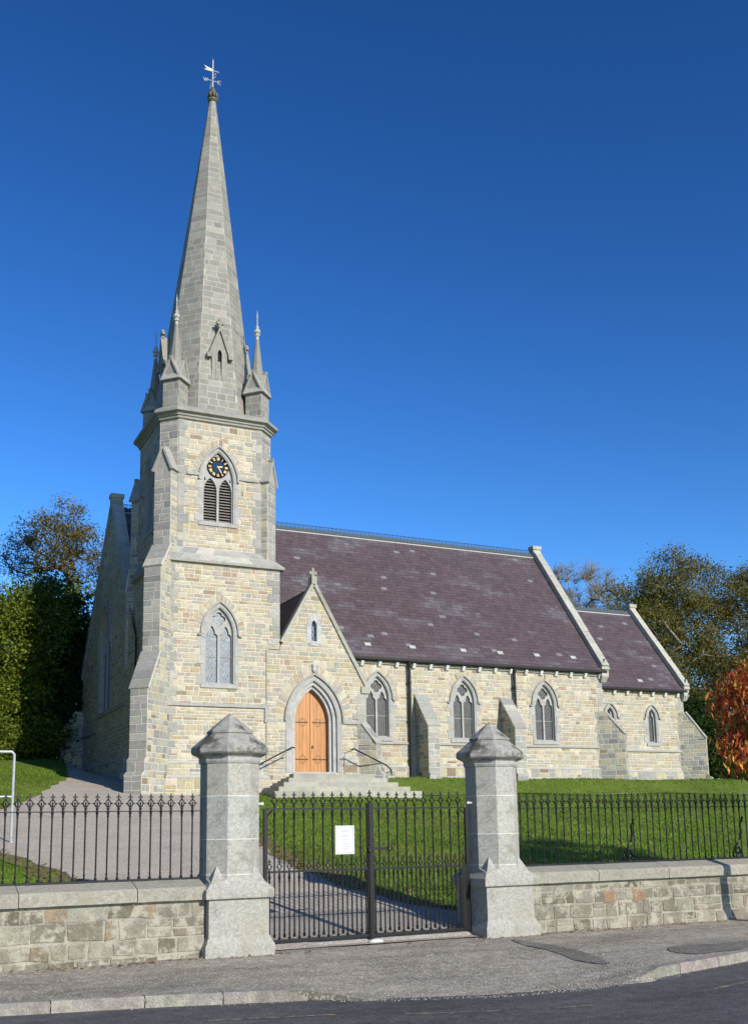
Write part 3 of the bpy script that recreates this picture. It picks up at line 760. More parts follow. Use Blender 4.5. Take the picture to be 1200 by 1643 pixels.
for hnum in range(12):
    mb = MB()   # roman numerals as gilt strokes, set radially
    t = math.pi/2-hnum*math.pi/6; rad = Vector((math.cos(t), math.sin(t))); tn = Vector((math.sin(t), -math.cos(t)))
    num = {0: 'XII', 1: 'I', 2: 'II', 3: 'III', 4: 'IIII', 5: 'V', 6: 'VI', 7: 'VII', 8: 'VIII', 9: 'IX', 10: 'X', 11: 'XI'}[hnum]
    wid = {'I': 0.024, 'V': 0.050, 'X': 0.050}; tot = sum(wid[c] for c in num); x = -tot/2
    def stroke(xa, ra, xb, rb, th):
        A = Vector((ccx, ccz))+tn*xa+rad*ra; B = Vector((ccx, ccz))+tn*xb+rad*rb; dd = (B-A).normalized(); pp = Vector((dd.y, -dd.x))*th/2
        mb.face([fr.P(*(A-pp), -0.040), fr.P(*(A+pp), -0.040), fr.P(*(B+pp), -0.040), fr.P(*(B-pp), -0.040)])
    for c in num:
        wd = wid[c]
        if c == 'I': stroke(x+wd/2, 0.235, x+wd/2, 0.335, 0.017)
        elif c == 'V': stroke(x+wd/2, 0.235, x+0.006, 0.335, 0.019); stroke(x+wd/2, 0.235, x+wd-0.006, 0.335, 0.013)
        else: stroke(x+0.006, 0.235, x+wd-0.006, 0.335, 0.013); stroke(x+wd-0.006, 0.235, x+0.006, 0.335, 0.019)
        x += wd
    mb.build('numeral', 'gold', clock)
for nm, deg, ln, th in (('hour_hand', 82, 0.17, 0.022), ('minute_hand', 150, 0.27, 0.016)):
    mb = MB(); t = math.pi/2-R(deg); dx, dz = math.cos(t), math.sin(t); px_, pz_ = dz*th, -dx*th
    d = -0.034 if nm == 'hour_hand' else -0.03
    mb.face([fr.P(ccx-dx*0.04-px_*.6, ccz-dz*0.04-pz_*.6, d), fr.P(ccx-dx*0.04+px_*.6, ccz-dz*0.04+pz_*.6, d), fr.P(ccx+dx*ln*0.7+px_, ccz+dz*ln*0.7+pz_, d), fr.P(ccx+dx*ln, ccz+dz*ln, d), fr.P(ccx+dx*ln*0.7-px_, ccz+dz*ln*0.7-pz_, d)][::-1])
    mb.build(nm, 'gold', clock)
# cornice
mb = MB()
prof = [(1.93, 14.90), (2.00, 14.94), (2.00, 15.00), (2.05, 15.03), (2.05, 15.08), (2.17, 15.14), (2.17, 15.24), (1.9, 15.42), (1.6, 15.46)]
rings = [oct_ring(h, 0.47+(h-1.92)*0.55, z) for h, z in prof]
mb.loft(rings, (0.30, 0.295, 0.26), False, True); mb.build('cornice', 'ashlar')
# ---- spire
mb = MB()
SZ0, SZ1 = 15.40, 28.55
def sp_r(z): return 0.115+(28.5-z)*0.131      # circumradius-ish (half width)
def sp_c(z): return (BC[0]-0.02+max(0, z-17)*0.0165, BC[1])
def sp_ring(z):
    r = sp_r(z)*1.01; cx, cy = sp_c(z)
    return [(cx+r*math.cos(-math.pi/2-math.pi/8+k*math.pi/4), cy+r*math.sin(-math.pi/2-math.pi/8+k*math.pi/4), z) for k in range(8)]
z = SZ0; SPAL = [((0.25, 0.243, 0.21), 40), ((0.28, 0.272, 0.235), 30), ((0.225, 0.22, 0.195), 18), ((0.305, 0.292, 0.25), 10)]
while z < SZ1-0.05:
    hh = min(rng.uniform(0.20, 0.27), SZ1-z); course_ring(mb, sp_ring(z), sp_ring(z+hh), rng.uniform(0.36, 0.52), SPAL); z += hh
mb.face(sp_ring(SZ1))
spire = mb.build('spire', 'ashlar')
mb = MB(); tx, ty = sp_c(28.5)
mb.lathe(tx, ty, [(0.13, 28.42), (0.19, 28.5), (0.19, 28.56), (0.13, 28.6), (0.13, 28.68), (0.2, 28.76), (0.17, 28.84), (0.08, 28.9), (0.10, 28.98), (0.03, 29.1)], 10)
for k in range(8):
    a = k*math.pi/4; mb.lathe(tx+0.17*math.cos(a), ty+0.17*math.sin(a), [(0.02, 28.6), (0.055, 28.66), (0.055, 28.74), (0.0, 28.8)], 6)
mb.build('finial', 'verdigris', spire)
# weather vane (part of the church; letters sit on its arms)
mb = MB(); mb.lathe(tx, ty, [(0.028, 29.0), (0.022, 30.2), (0.0, 30.32)], 6); vane = mb.build('weather_vane', 'copper')
mb = MB()
for dx, dy in ((1, 0), (0, 1)): mb.tube([(tx-dx*0.2, ty-dy*0.2, 29.36), (tx+dx*0.2, ty+dy*0.2, 29.36)], 0.012, 5)
def letter(mb, ch, ox, oy, oz, ux, uy, s):
    st = {'W': [((0, 1), (.25, 0)), ((.25, 0), (.5, .8)), ((.5, .8), (.75, 0)), ((.75, 0), (1, 1))], 'E': [((0, 0), (0, 1)), ((0, 1), (.8, 1)), ((0, .5), (.65, .5)), ((0, 0), (.8, 0))],
          'N': [((0, 0), (0, 1)), ((0, 1), (.9, 0)), ((.9, 0), (.9, 1))], 'S': [((.8, 1), (0, .9)), ((0, .9), (0, .5)), ((0, .5), (.8, .5)), ((.8, .5), (.8, 0)), ((.8, 0), (0, 0))]}[ch]
    for a, b in st:
        A = Vector((ox+ux*(a[0]-.5)*s, oy+uy*(a[0]-.5)*s, oz+a[1]*s)); B = Vector((ox+ux*(b[0]-.5)*s, oy+uy*(b[0]-.5)*s, oz+b[1]*s)); mb.tube([A, B], 0.011, 4)
letter(mb, 'W', tx-0.28, ty, 29.28, 1, 0, 0.15); letter(mb, 'E', tx+0.28, ty, 29.28, 1, 0, 0.15)
letter(mb, 'S', tx, ty-0.28, 29.28, 0, 1, 0.15); letter(mb, 'N', tx, ty+0.28, 29.28, 0, -1, 0.15)
mb.build('compass_letters', 'white_vane', vane)
mb = MB(); th = 0.008
for s in (-1, 1):   # swallow tail banner and pointer
    A = [(tx-0.03, 29.80+s*0.05), (tx-0.35, 29.84+s*0.085), (tx-0.24, 29.82+s*0.012), (tx-0.03, 29.80+s*0.004)]
    mb.loft([[(x, ty-th, z) for x, z in A], [(x, ty+th, z) for x, z in A]])
mb.tube([(tx, ty, 29.80), (tx+0.24, ty, 29.79)], 0.014, 5); mb.build('vane_arrow', 'white_vane', vane)
# lucarnes on the four cardinal faces
def gable_pts(w, zb, ze, za): return [(-w, zb), (w, zb), (w, ze), (0, za), (-w, ze)]
for k, (u, face) in enumerate((((1, 0, 0), (0, -1)), ((0, 1, 0), (1, 0)), ((-1, 0, 0), (0, 1)), ((0, -1, 0), (-1, 0)))):
    cx, cy = sp_c(17.4); ox, oy = cx+face[0]*1.55, cy+face[1]*1.55
    if k == 0: ox = 9.82
    fr = Fr((ox, oy, 0), u); mb = MB()
    slot = arch_path(0, 0.075, 17.62, 0.17, 0, 16.70, 5)
    panel(mb, fr, gable_pts(0.27, 16.15, 17.72, 18.45), [slot], 0, 0.25, SPAL[1][0])
    for s in (-1, 1):
        A = [fr.P(s*0.27, 16.15, 0), fr.P(s*0.27, 17.72, 0), fr.P(s*0.27, 17.72, -0.9), fr.P(s*0.27, 16.15, -0.9)]; mb.face(A if s > 0 else A[::-1], SPAL[0][0])
        # raking coping slabs
        p0, p1 = Vector((s*0.42, 17.56)), Vector((0, 18.66)); dd = (p1-p0).normalized(); nn = Vector((dd.y, -dd.x))*s
        q = [p0, p1, p1+Vector((0, -0.17)), p0-nn*0.10]
        mb.loft([[fr.P(*t, -0.9) for t in q], [fr.P(*t, 0.07) for t in q]], (0.27, 0.265, 0.22))
        fbox(mb, fr, min(s*0.30, s*0.46), max(s*0.30, s*0.46), 17.46, 17.60, -0.3, 0.085, (0.27, 0.265, 0.22))
    fbox(mb, fr, -0.05, 0.05, 18.6, 18.92, -0.05, 0.05, (0.25, 0.24, 0.19)); fbox(mb, fr, -0.13, 0.13, 18.72, 18.82, -0.052, 0.052, (0.25, 0.24, 0.19))
    arch_band(mb, fr, 0, 0.075, 17.62, 0.17, 0.0, 0.05, -0.02, 0.02, 16.7, SPAL[3][0], n=5)
    luc = mb.build('lucarne', 'ashlar')
    mb = MB(); panel(mb, fr, slot, (), -0.08, 0.01, (0, 0, 0)); mb.build('dark_slot', 'dark', luc)
# pinnacles, turned 45 degrees like the buttresses below them
for sx, sy in ((-1, -1), (1, -1), (1, 1), (-1, 1)):
    cx, cy = BC[0]+sx*1.45, BC[1]+sy*1.45; mb = MB(); hw = 0.30
    corners = [(cx+hw*math.sqrt(2)*math.cos(k*math.pi/2), cy+hw*math.sqrt(2)*math.sin(k*math.pi/2)) for k in range(4)]
    sq = lambda f, z: [(cx+hw*f*math.sqrt(2)*math.cos(k*math.pi/2), cy+hw*f*math.sqrt(2)*math.sin(k*math.pi/2), z) for k in range(4)]
    z = 15.05
    while z < 16.45: course_ring(mb, sq(1, z), sq(1, z+0.235), 0.33, SPAL); z += 0.235
    for k in range(4):
        a, b = Vector((*corners[k], 0)), Vector((*corners[(k+1) % 4], 0)); fr = Fr((a+b)/2, b-a)
        mb.face([fr.P(-hw, 16.4, 0.001), fr.P(hw, 16.4, 0.001), fr.P(hw, 16.5, 0.001), fr.P(0, 17.08, 0.001), fr.P(-hw, 16.5, 0.001)], SPAL[1][0])
        for s in (-1, 1):
            p0, p1 = Vector((s*0.40, 16.36)), Vector((0, 17.2)); dd = (p1-p0).normalized(); nn = Vector((dd.y, -dd.x))*s
            q = [p0, p1, p1+Vector((0, -0.12)), p0-nn*0.065]
            mb.loft([[fr.P(*t, -0.3) for t in q], [fr.P(*t, 0.06) for t in q]], (0.36, 0.35, 0.31))
        fbox(mb, fr, -0.05, 0.05, 17.08, 17.2, -0.05, 0.075, (0.27, 0.265, 0.22))
    pr = [(0.27, 16.55), (0.25, 16.8), (0.055, 18.5)]
    mb.lathe(cx, cy, pr, 8, SPAL[0][0], math.pi/8)
    pin = mb.build('pinnacle', 'ashlar')
    mb = MB(); mb.lathe(cx, cy, [(0.06, 18.46), (0.06, 18.58), (0.10, 18.6), (0.10, 18.64), (0.07, 18.67), (0.13, 18.74), (0.10, 18.82), (0.05, 18.88), (0.07, 18.92), (0.02, 19.02), (0.018, 19.3), (0.03, 19.32), (0.0, 19.62)], 8)
    mb.build('finial', 'copper', pin)

# ---- buttress builder: profile list (z, t) from base to top, t = projection from origin
def buttress(name, org, dirv, w, prof, pal_side=ASHW, pal_face=ASH, cap=None, inner=-0.4, slope_h=None):
    d = Vector((dirv[0], dirv[1], 0)).normalized(); o = Vector((org[0], org[1], 0)); mb = MB()
    u = Vector((0, 0, 1)).cross(d)          # u x z = d  (faces outwards)
    # side faces
    def t_at(z):
        for (za, ta), (zb, tb) in zip(prof, prof[1:]):
            if za <= z <= zb: return ta+(tb-ta)*(z-za)/max(1e-6, zb-za)
        return prof[-1][1]
    z0, z1 = prof[0][0], prof[-1][0]
    outl = [(inner, z0)]+[(t, z) for z, t in prof]+[(inner, z1)]
    f1 = Fr(o+u*(w/2), -d)       # right side seen from outside: x = -t
    f1b = Fr(o+u*(w/2), d)
    # right side (normal +u): need u' x z = +u  -> u' = -d ... check by sign
    for sgn in (1, -1):
        uu = Vector((0, 0, 1)).cross(u*sgn)
        fr = Fr(o+u*sgn*w/2, uu); k = 1 if uu.dot(d) > 0 else -1
        ol = [(t*k, z) for t, z in outl]
        if k < 0: ol = ol[::-1]
        panel(mb, fr, ol, (), 0, 0.1, MORTAR)
        stones(mb, fr, z0, z1, (lambda z: (inner, t_at(z))) if k > 0 else (lambda z: (-t_at(z), -inner)), (), pal=pal_side, ch=(0.14, 0.26), cw=(0.18, 0.45), h=0.01)
    for (za, ta), (zb, tb) in zip(prof, prof[1:]):
        if abs(zb-za) < 1e-3:
            A = o+d*ta+Vector((0, 0, za)); B = o+d*tb+Vector((0, 0, za)); mb.face([A-u*w/2, A+u*w/2, B+u*w/2, B-u*w/2], ASH[0][0]); continue
        if abs(ta-tb) < 1e-3:
            fr = Fr(o+d*ta-u*w/2, u); panel(mb, fr, [(0, za), (w, za), (w, zb), (0, zb)], (), 0, 0.1, AMORTAR)
            stones(mb, fr, za, zb, lambda z: (0, w), (), pal=pal_face, ch=(0.18, 0.30), cw=(0.22, w*0.8), h=0.01, gap=0.02, split=0.1)
        else:   # weathering slope
            p = o+d*ta+Vector((0, 0, za)); v = (d*(tb-ta)+Vector((0, 0, zb-za))); fr = Fr(p-u*w/2, u, v); L = v.length
            ov = 0.04 if L > 0.5 else 0.0
            fbox(mb, fr, -ov, w+ov, -ov, L, -0.02, 0.03, AMORTAR)
            stones(mb, fr, -ov, L, lambda z: (-ov, w+ov), (), pal=ASH, ch=(0.26, 0.36), cw=(w*0.9, w*1.4) if L > .5 else (.3, .5), h=0.014, d0=0.03, gap=0.014, split=0)
    A = o+d*inner+Vector((0, 0, z1)); B = o+d*prof[-1][1]+Vector((0, 0, z1)); mb.face([A-u*w/2, B-u*w/2, B+u*w/2, A+u*w/2], ASH[0][0])
    if cap:   # gablet
        za, zt, ww = cap; fr = Fr(o+d*prof[-1][1], u)
        mb.face([fr.P(-w/2, za-0.02, 0.004), fr.P(w/2, za-0.02, 0.004), fr.P(w/2, za+0.02, 0.004), fr.P(0, zt-0.1, 0.004), fr.P(-w/2, za+0.02, 0.004)], ASH[1][0])
        for s in (-1, 1):
            p0, p1 = Vector((s*ww/2, za-0.08)), Vector((0, zt)); dd = (p1-p0).normalized(); nn = Vector((dd.y, -dd.x))*s
            q = [p0, p1, p1+Vector((0, -0.15)), p0-nn*0.085]
            mb.loft([[fr.P(*t, -0.75) for t in q], [fr.P(*t, 0.07) for t in q]], (0.36, 0.35, 0.31))
        fbox(mb, fr, -0.05, 0.05, zt-0.06, zt+0.04, -0.06, 0.08, (0.27, 0.265, 0.22))
    return mb.build(name, 'rubble')
c0 = (7.85, 31.57); DG = {'SW': (-1, -1), 'SE': (1, -1), 'NW': (-1, 1), 'NE': (1, 1)}
tprof = [(2.2, 1.44), (3.12, 1.44), (3.22, 1.30), (3.55, 1.30), (3.66, 1.19), (5.80, 1.19), (6.99, 0.56), (9.75, 0.56), (10.55, 0.04), (13.12, 0.04)]
buttress('buttress', c0, DG['SW'], 0.62, tprof, cap=(13.14, 13.94, 0.80), inner=-1.2)
buttress('buttress', (7.85, 35.41), DG['NW'], 0.62, [(7, 0.15), (9.75, 0.15), (10.55, 0.02), (13.12, 0.02)], cap=(13.14, 13.94, 0.80), inner=-1.0)
buttress('buttress', (11.52, 31.68), DG['SE'], 0.62, [(10.2, 0.10), (13.12, 0.10)], cap=(13.14, 13.94, 0.80), inner=-1.0)
buttress('buttress', (11.69, 35.41), DG['NE'], 0.62, [(10.2, 0.0), (13.12, 0.0)], cap=(13.14, 13.94, 0.80), inner=-1.0)
# string courses and plinth of the tower
mb = MB(); SC = (0.35, 0.345, 0.32)
fbox(mb, fs, 8.02, 11.34, 5.36, 5.46, -0.01, 0.07, SC); fbox(mb, fs, 11.26, 11.34, 4.90, 5.37, -0.01, 0.068, SC); fbox(mb, fs, 11.25, 12.03, 4.92, 5.01, -0.01, 0.07, SC); mb.build('string_course', 'ashlar')
strings(church, (fw, -TY1, -TY0-0.3, 5.36, 5.46, -0.01, 0.07))
def plinth(fr, x0, x1, zlev, pal=ASHW):
    """two stage chamfered plinth: zlev = (bottom, lower top, upper top)"""
    mb = MB(); zb, z1, z2 = zlev
    fbox(mb, fr, x0, x1, zb, z1-0.08, -0.05, 0.145, MORTAR); fbox(mb, fr, x0, x1, z1-0.02, z2-0.06, -0.05, 0.055, MORTAR)
    f2 = Fr(fr.O+fr.n*0.145, fr.u, fr.v); f3 = Fr(fr.O+fr.n*0.055, fr.u, fr.v)
    stones(mb, f2, zb, z1-0.08, lambda z: (x0, x1), (), pal=RUB, ch=(0.16, 0.3)); stones(mb, f3, z1+0.01, z2-0.06, lambda z: (x0, x1), (), pal=pal, ch=(0.2, 0.3), cw=(0.2, 0.6))
    for za, da, zt, dt in ((z1-0.08, 0.165, z1+0.02, 0.05), (z2-0.06, 0.075, z2+0.02, 0.004)):
        A = [fr.P(x0, za, -0.02), fr.P(x0, za, da), fr.P(x0, zt, dt), fr.P(x0, zt, -0.02)]; B = [fr.P(x1, za, -0.02), fr.P(x1, za, da), fr.P(x1, zt, dt), fr.P(x1, zt, -0.02)]
        mb.loft([A, B], (0.42, 0.41, 0.38))
    return mb.build('plinth', 'rubble')
plinth(fs, 8.0, 11.4, (2.1, 3.18, 3.62)); plinth(fw, -TY1, -TY0-0.3, (2.1, 3.18, 3.62))
window(church, fs, 9.73, 0.50, 6.10, 7.72, 0.93, 'lattice_glass', 'two', label='two-light lattice glazed window low in the tower')

# ---- nave
NX0, NX1, NY0, YR, ZR, ZE, NYN = 7.62, 27.1, 34.20, 38.5, 13.74, 7.78, 43.9
GZ = 3.0
mb = MB(); fnv = SOUTH(0, NY0); nw = [(16.72, 0.50), (20.44, 0.50), (24.2, 0.50)]; NS, NZS, NRI = 4.78, 6.22, 0.88
panel(mb, fnv, [(11.7, GZ-0.4), (NX1, GZ-0.4), (NX1, ZE), (11.7, ZE)], [arch_path(x, a, NZS, NRI, 0, NS) for x, a in nw])
stones(mb, fnv, GZ-0.1, ZE-0.1, lambda z: (14.8, NX1), [arch_hole(x, a, NZS, NRI, 0, NS) for x, a in nw])
quoins(mb, fnv, NX1, -1, 3.8, 7.5)
fnw = WEST(NX0, 0)
def rake_iv(z):
    if z < 7.9: return (-NYN, -NY0)
    t = (z-7.9)/(13.95-7.9); return (-(NYN+(YR-NYN)*t), -(NY0+(YR-NY0)*t))
hw3 = dict(cx=-39.15, a=1.12, zs=8.2, rise=1.75)
panel(mb, fnw, [(-NYN, GZ-0.4), (-NY0, GZ-0.4), (-NY0, 7.9), (-YR, 13.95), (-NYN, 7.9)], [arch_path(hw3['cx'], 1.12, 8.2, 1.75, 0, 5.95)])
stones(mb, fnw, GZ-0.2, 13.9, rake_iv, [arch_hole(hw3['cx'], 1.12, 8.2, 1.75, 0, 5.95)])
fne = EAST(NX1, 0); panel(mb, fne, [(NY0, GZ-0.4), (42.8, GZ-0.4), (42.8, 7.78), (YR, 13.95), (NY0, 7.78)])
stones(mb, fne, 3, 13.7, lambda z: (NY0, 42.8) if z < 7.8 else (NY0+(YR-NY0)*(z-7.8)/6.15, 42.8-(42.8-YR)*(z-7.8)/6.15), pal=ASHW, cw=(.3, .6))
fnn = NORTH(0, 42.8); panel(mb, fnn, [(-NX1, GZ-0.4), (-NX0, GZ-0.4), (-NX0, ZE), (-NX1, ZE)])
mb.build('nave_wall', 'rubble')
for i, (x, a) in enumerate(nw):
    window(church, fnv, x, a, NS, NZS, NRI, 'guard_glass', 'two')
window(church, fnw, hw3['cx'], 1.12, 5.95, 8.2, 1.75, 'west_glass', 'three', label='tall shaded three-light window in the west gable')
plinth(fnv, 14.8, NX1+0.1, (GZ-0.4, 3.32, 3.72)); plinth(fnw, -NYN, -35.3, (GZ-0.6, 3.5, 4.0))
strings(church, (fnv, 14.8, NX1, 4.52, 4.61, -0.01, 0.07), (fnw, -NYN, -40.5, 5.25, 5.35, -0.01, 0.07), (fnw, -40.5, -35.3, 5.78, 5.88, -0.01, 0.07))
# slate roofs
def slate_roof(name, x0, x1, y0, z0, y1, z1, dirx=True, under=True):
    mb = MB(); v = Vector((0, y1-y0, z1-z0)); fr = Fr((x0, y0, z0), (1, 0, 0), v); L = v.length; W = x1-x0
    fbox(mb, fr, 0, W, 0, L, -0.10, 0.0, (0.05, 0.04, 0.045))
    row = 0; t = -0.03; ex = 0.185
    while t < L-0.02:
        x = -rng.uniform(0, 0.24) if row % 2 else -rng.uniform(0, 0.1)
        tt = min(t+ex+0.02, L)
        while x < W:
            wd = 0.26*rng.uniform(0.9, 1.1); a, b = max(0, x+0.003), min(W, x+wd-0.003); x += wd
            if b-a < 0.02: continue
            px, pz = x0+a, t
            q = noise.noise(Vector((px*0.35+row*0.013, pz*0.9, 3.1)))+0.55*noise.noise(Vector((px*1.1, pz*3.2, 9.7)))
            base = Vector((0.090, 0.064, 0.069)); gr = Vector((0.135, 0.125, 0.135))
            k = max(0, min(1, (q-0.16)*2.6))*rng.random()**0.5; up = max(0, (pz/L-0.55))*0.7*rng.random()
            c = base.lerp(gr, min(1, k+up))*rng.uniform(0.86, 1.13)
            if rng.random() < 0.012: c = Vector((0.19, 0.18, 0.19))
            lift = 0.016+rng.uniform(0, 0.003)
            i = len(mb.v); mb.v.extend([tuple(p) for p in (fr.P(a, t, lift), fr.P(b, t, lift), fr.P(b, tt, 0.006), fr.P(a, tt, 0.006), fr.P(a, t, 0.002), fr.P(b, t, 0.002))])
            mb.f.append((i, i+1, i+2, i+3)); mb.c.append(tuple(c)); mb.f.append((i+4, i+5, i+1, i)); mb.c.append(tuple(c*0.5))
        t += ex; row += 1
    return mb.build(name, 'slate'), fr, L
def plain_slope(name, pts):
    mb = MB(); mb.face(pts, (0.08, 0.06, 0.07)); 
    q = [Vector(p)-Vector((0, 0, 0.1)) for p in pts]; mb.face(q[::-1], (0.05, 0.04, 0.05)); return mb
nroof, nfr, nL = slate_roof('nave_roof', NX0+0.35, NX1+0.05, 33.93, 7.72, YR, ZR)
def cresting(x0, x1, y, z, parent):
    mb = MB(); x = x0
    mb.loft([[(x0, y-0.13, z-0.13), (x0, y, z+0.05), (x0, y+0.13, z-0.13)], [(x1, y-0.13, z-0.13), (x1, y, z+0.05), (x1, y+0.13, z-0.13)]])
    rt = mb.build('ridge_tiles', 'ridge', parent)
    mb = MB()
    n = int((x1-x0)/0.19)
    for k in range(n):
        x = x0+0.095+k*0.19; mb.tube([(x+0.062*math.cos(t), y, z+0.115+0.062*math.sin(t)) for t in [math.pi/3*i for i in range(6)]], 0.016, 4, closed=True)
        mb.box(x-0.02, x+0.02, y-0.015, y+0.015, z+0.03, z+0.06)
    mb.tube([(x0, y, z+0.185), (x1, y, z+0.185)], 0.012, 4)
    c = mb.build('ridge_cresting', 'ridge', parent)
    mb = MB(); mb.box(x0, x1, y-0.16, y-0.12, z-0.21, z-0.16); mb.build('ridge_flashing', 'lead', parent)
cresting(NX0+0.4, NX1, YR, ZR+0.05, nroof)
mb = plain_slope('', [(NX0+0.35, 43.95, 7.65), (NX1, 43.0, 7.7), (NX1, YR, ZR), (NX0+0.35, YR, ZR)][::-1]); mb.build('nave_roof_slope', 'slate')
for x in (16.4, 18.3, 20.55, 22.25, 24.0, 25.8):
    mb = MB(); t = 0.66; fbox(mb, nfr, x-nfr.O.x-0.13, x-nfr.O.x+0.13, t-0.07, t+0.08, 0.01, 0.05, (1, 1, 1)); fbox(mb, nfr, x-nfr.O.x-0.13, x-nfr.O.x+0.13, t-0.09, t-0.07, 0.01, 0.06, (1, 1, 1)); mb.build('roof_vent', 'lead', nroof)
# gutters, corbels, downpipes
def gutter(x0, x1, y, z):
    mb = MB(); A = []
    for x in (x0, x1): A.append([(x, y-0.16, z), (x, y-0.15, z-0.09), (x, y-0.08, z-0.13), (x, y, z-0.12), (x, y, z+0.01)])
    mb.loft(A); g = mb.build('gutter', 'gutter'); return g
gutter(15.0, NX1+0.1, 34.06, 7.74)
mb = MB(); mb.box(15.0, NX1, 34.12, 34.22, 7.52, 7.60, (0.4, 0.39, 0.35)); mb.build('eaves_course', 'ashlar')
x = 16.07
while x < 27.0:
    mb = MB(); mb.loft([[(x-0.06, 34.21, 7.36), (x+0.06, 34.21, 7.36), (x+0.06, 34.21, 7.60), (x-0.06, 34.21, 7.60)], [(x-0.06, 34.10, 7.42), (x+0.06, 34.10, 7.42), (x+0.06, 34.02, 7.60), (x-0.06, 34.02, 7.60)]])
    mb.build('corbel', 'white_stone'); x += 0.725
for px_, zt, zb in ((18.02, 7.68, 3.0), (22.72, 7.68, 3.0)):
    mb = MB(); mb.lathe(px_, 34.06, [(0.055, zb), (0.055, zt-0.25), (0.075, zt-0.2), (0.11, zt)], 10)
    z = zb+0.9
    while z < zt-0.3: mb.lathe(px_, 34.06, [(0.07, z), (0.07, z+0.07)], 10); mb.box(px_-0.1, px_+0.1, 34.1, 34.2, z+0.01, z+0.06); z += 1.45
    mb.build('downpipe', 'gutter')
for bx in (18.30, 22.10):
    buttress('buttress', (bx+0.24, 34.2), (0, -1), 0.48, [(GZ-0.3, 1.04), (3.34, 1.04), (3.42, 0.98), (5.18, 0.98), (6.42, 0.0)], inner=-0.1)
buttress('buttress', (27.1, 34.2), DG['SE'], 0.5, [(GZ-0.3, 1.0), (3.34, 1.0), (3.42, 0.86), (5.1, 0.86), (5.85, 0.25), (6.05, 0.1)], inner=-0.5)
buttress('buttress', (NX0, NYN), DG['NW'], 0.55, [(GZ-0.3, 1.0), (3.6, 1.0), (3.7, 0.84), (5.5, 0.84), (6.4, 0.1)], inner=-0.5)
# gable copings
def coping(x0, x1, y0, z0, y1, z1, apex=True, kneel=True, col=(0.42, 0.41, 0.35)):
    mb = MB(); v = Vector((0, y1-y0, z1-z0)); L = v.length; fr = Fr((x0, y0, z0), (1, 0, 0), v); t = 0
    while t < L-0.02:
        ln = min(rng.uniform(0.6, 0.9), L-t); fbox(mb, fr, 0, x1-x0, t+0.004, t+ln-0.004, -0.1, 0.20+rng.uniform(0, 0.012), jit(col, 0.1)); t += ln
    if apex: mb.box(x0-0.02, x1+0.02, y1-0.16, y1+0.16, z1-0.2, z1+0.34, col); mb.box(x0-0.06, x1+0.06, y1-0.2, y1+0.2, z1+0.2, z1+0.36, jit(col))
    if kneel:
        mb.box(x0+0.03, x1+0.02, y0-0.05, y0+0.22, z0-0.34, z0-0.02, col)
        A = [(x0+0.0, z0-0.03), (x1+0.06, z0-0.03), ((x0+x1)/2+0.03, z0+0.42)]
        mb.loft([[(a, y0-0.10, b) for a, b in A], [(a, y0+0.2, b) for a, b in A]], col)
        mb.loft([[(x0+0.08, y0+0.1, z0-0.55), (x1-0.02, y0+0.1, z0-0.55), (x1-0.02, y0+0.22, z0-0.55), (x0+0.08, y0+0.22, z0-0.55)], [(x0+0.05, y0-0.04, z0-0.34), (x1+0.01, y0-0.04, z0-0.34), (x1+0.01, y0+0.22, z0-0.34), (x0+0.05, y0+0.22, z0-0.34)]], col)
    return mb.build('gable_coping', 'ashlar')
coping(26.92, 27.28, 34.0, 7.82, YR, ZR+0.08)
coping(7.55, 7.95, 35.4, 7.9+1.55, YR, ZR+0.22, kneel=False)
mb = MB(); v = Vector((0, YR-NYN, 13.98-7.9)); fr = Fr((7.95, NYN, 7.9), (-1, 0, 0), v); fbox(mb, fr, 0, 0.4, -0.1, v.length, -0.1, 0.2, (0.35, 0.34, 0.3)); mb.build('gable_coping', 'ashlar')
# ---- chancel
CX1, CY0, CZE, CZR = 32.5, 35.4, 7.34, 11.42
mb = MB(); fc = SOUTH(0, CY0); cw_ = [(28.42, 0.24), (30.68, 0.24)]
panel(mb, fc, [(NX1, GZ-0.4), (CX1, GZ-0.4), (CX1, CZE), (NX1, CZE)], [arch_path(x, a, 6.02, 0.42, 0, 4.92) for x, a in cw_])
stones(mb, fc, GZ-0.1, CZE-0.1, lambda z: (NX1, CX1), [arch_hole(x, a, 6.02, 0.42, 0, 4.92) for x, a in cw_]); quoins(mb, fc, CX1, -1, 3.8, 7.1)
fce = EAST(CX1, 0); panel(mb, fce, [(CY0, GZ-0.4), (41.6, GZ-0.4), (41.6, CZE), (YR, CZR+0.1), (CY0, CZE)]); stones(mb, fce, 3, CZR, lambda z: (CY0, 41.6) if z < CZE else (CY0+(YR-CY0)*(z-CZE)/(CZR+.1-CZE), 41.6-(41.6-YR)*(z-CZE)/(CZR+.1-CZE)))
fcn = NORTH(0, 41.6); panel(mb, fcn, [(-CX1, GZ-0.4), (-NX1, GZ-0.4), (-NX1, CZE), (-CX1, CZE)])
mb.build('chancel_wall', 'rubble')
for x, a in cw_: window(church, fc, x, a, 4.92, 6.02, 0.42, 'guard_glass', 'one', vs=False)
mb = MB(); fbox(mb, fc, NX1+0.1, CX1, 4.52, 4.61, -0.01, 0.07, SC); mb.build('string_course', 'ashlar')
plinth(fc, NX1, CX1+0.1, (GZ-0.4, 3.32, 3.72))
croof, cfr, cL = slate_roof('chancel_roof', NX1, CX1+0.02, 35.14, 7.26, YR, CZR)
cresting(NX1+0.1, CX1, YR, CZR+0.04, croof)
mb = plain_slope('', [(NX1, 41.7, 7.26), (CX1, 41.7, 7.26), (CX1, YR, CZR), (NX1, YR, CZR)][::-1]); mb.build('chancel_roof_slope', 'slate')
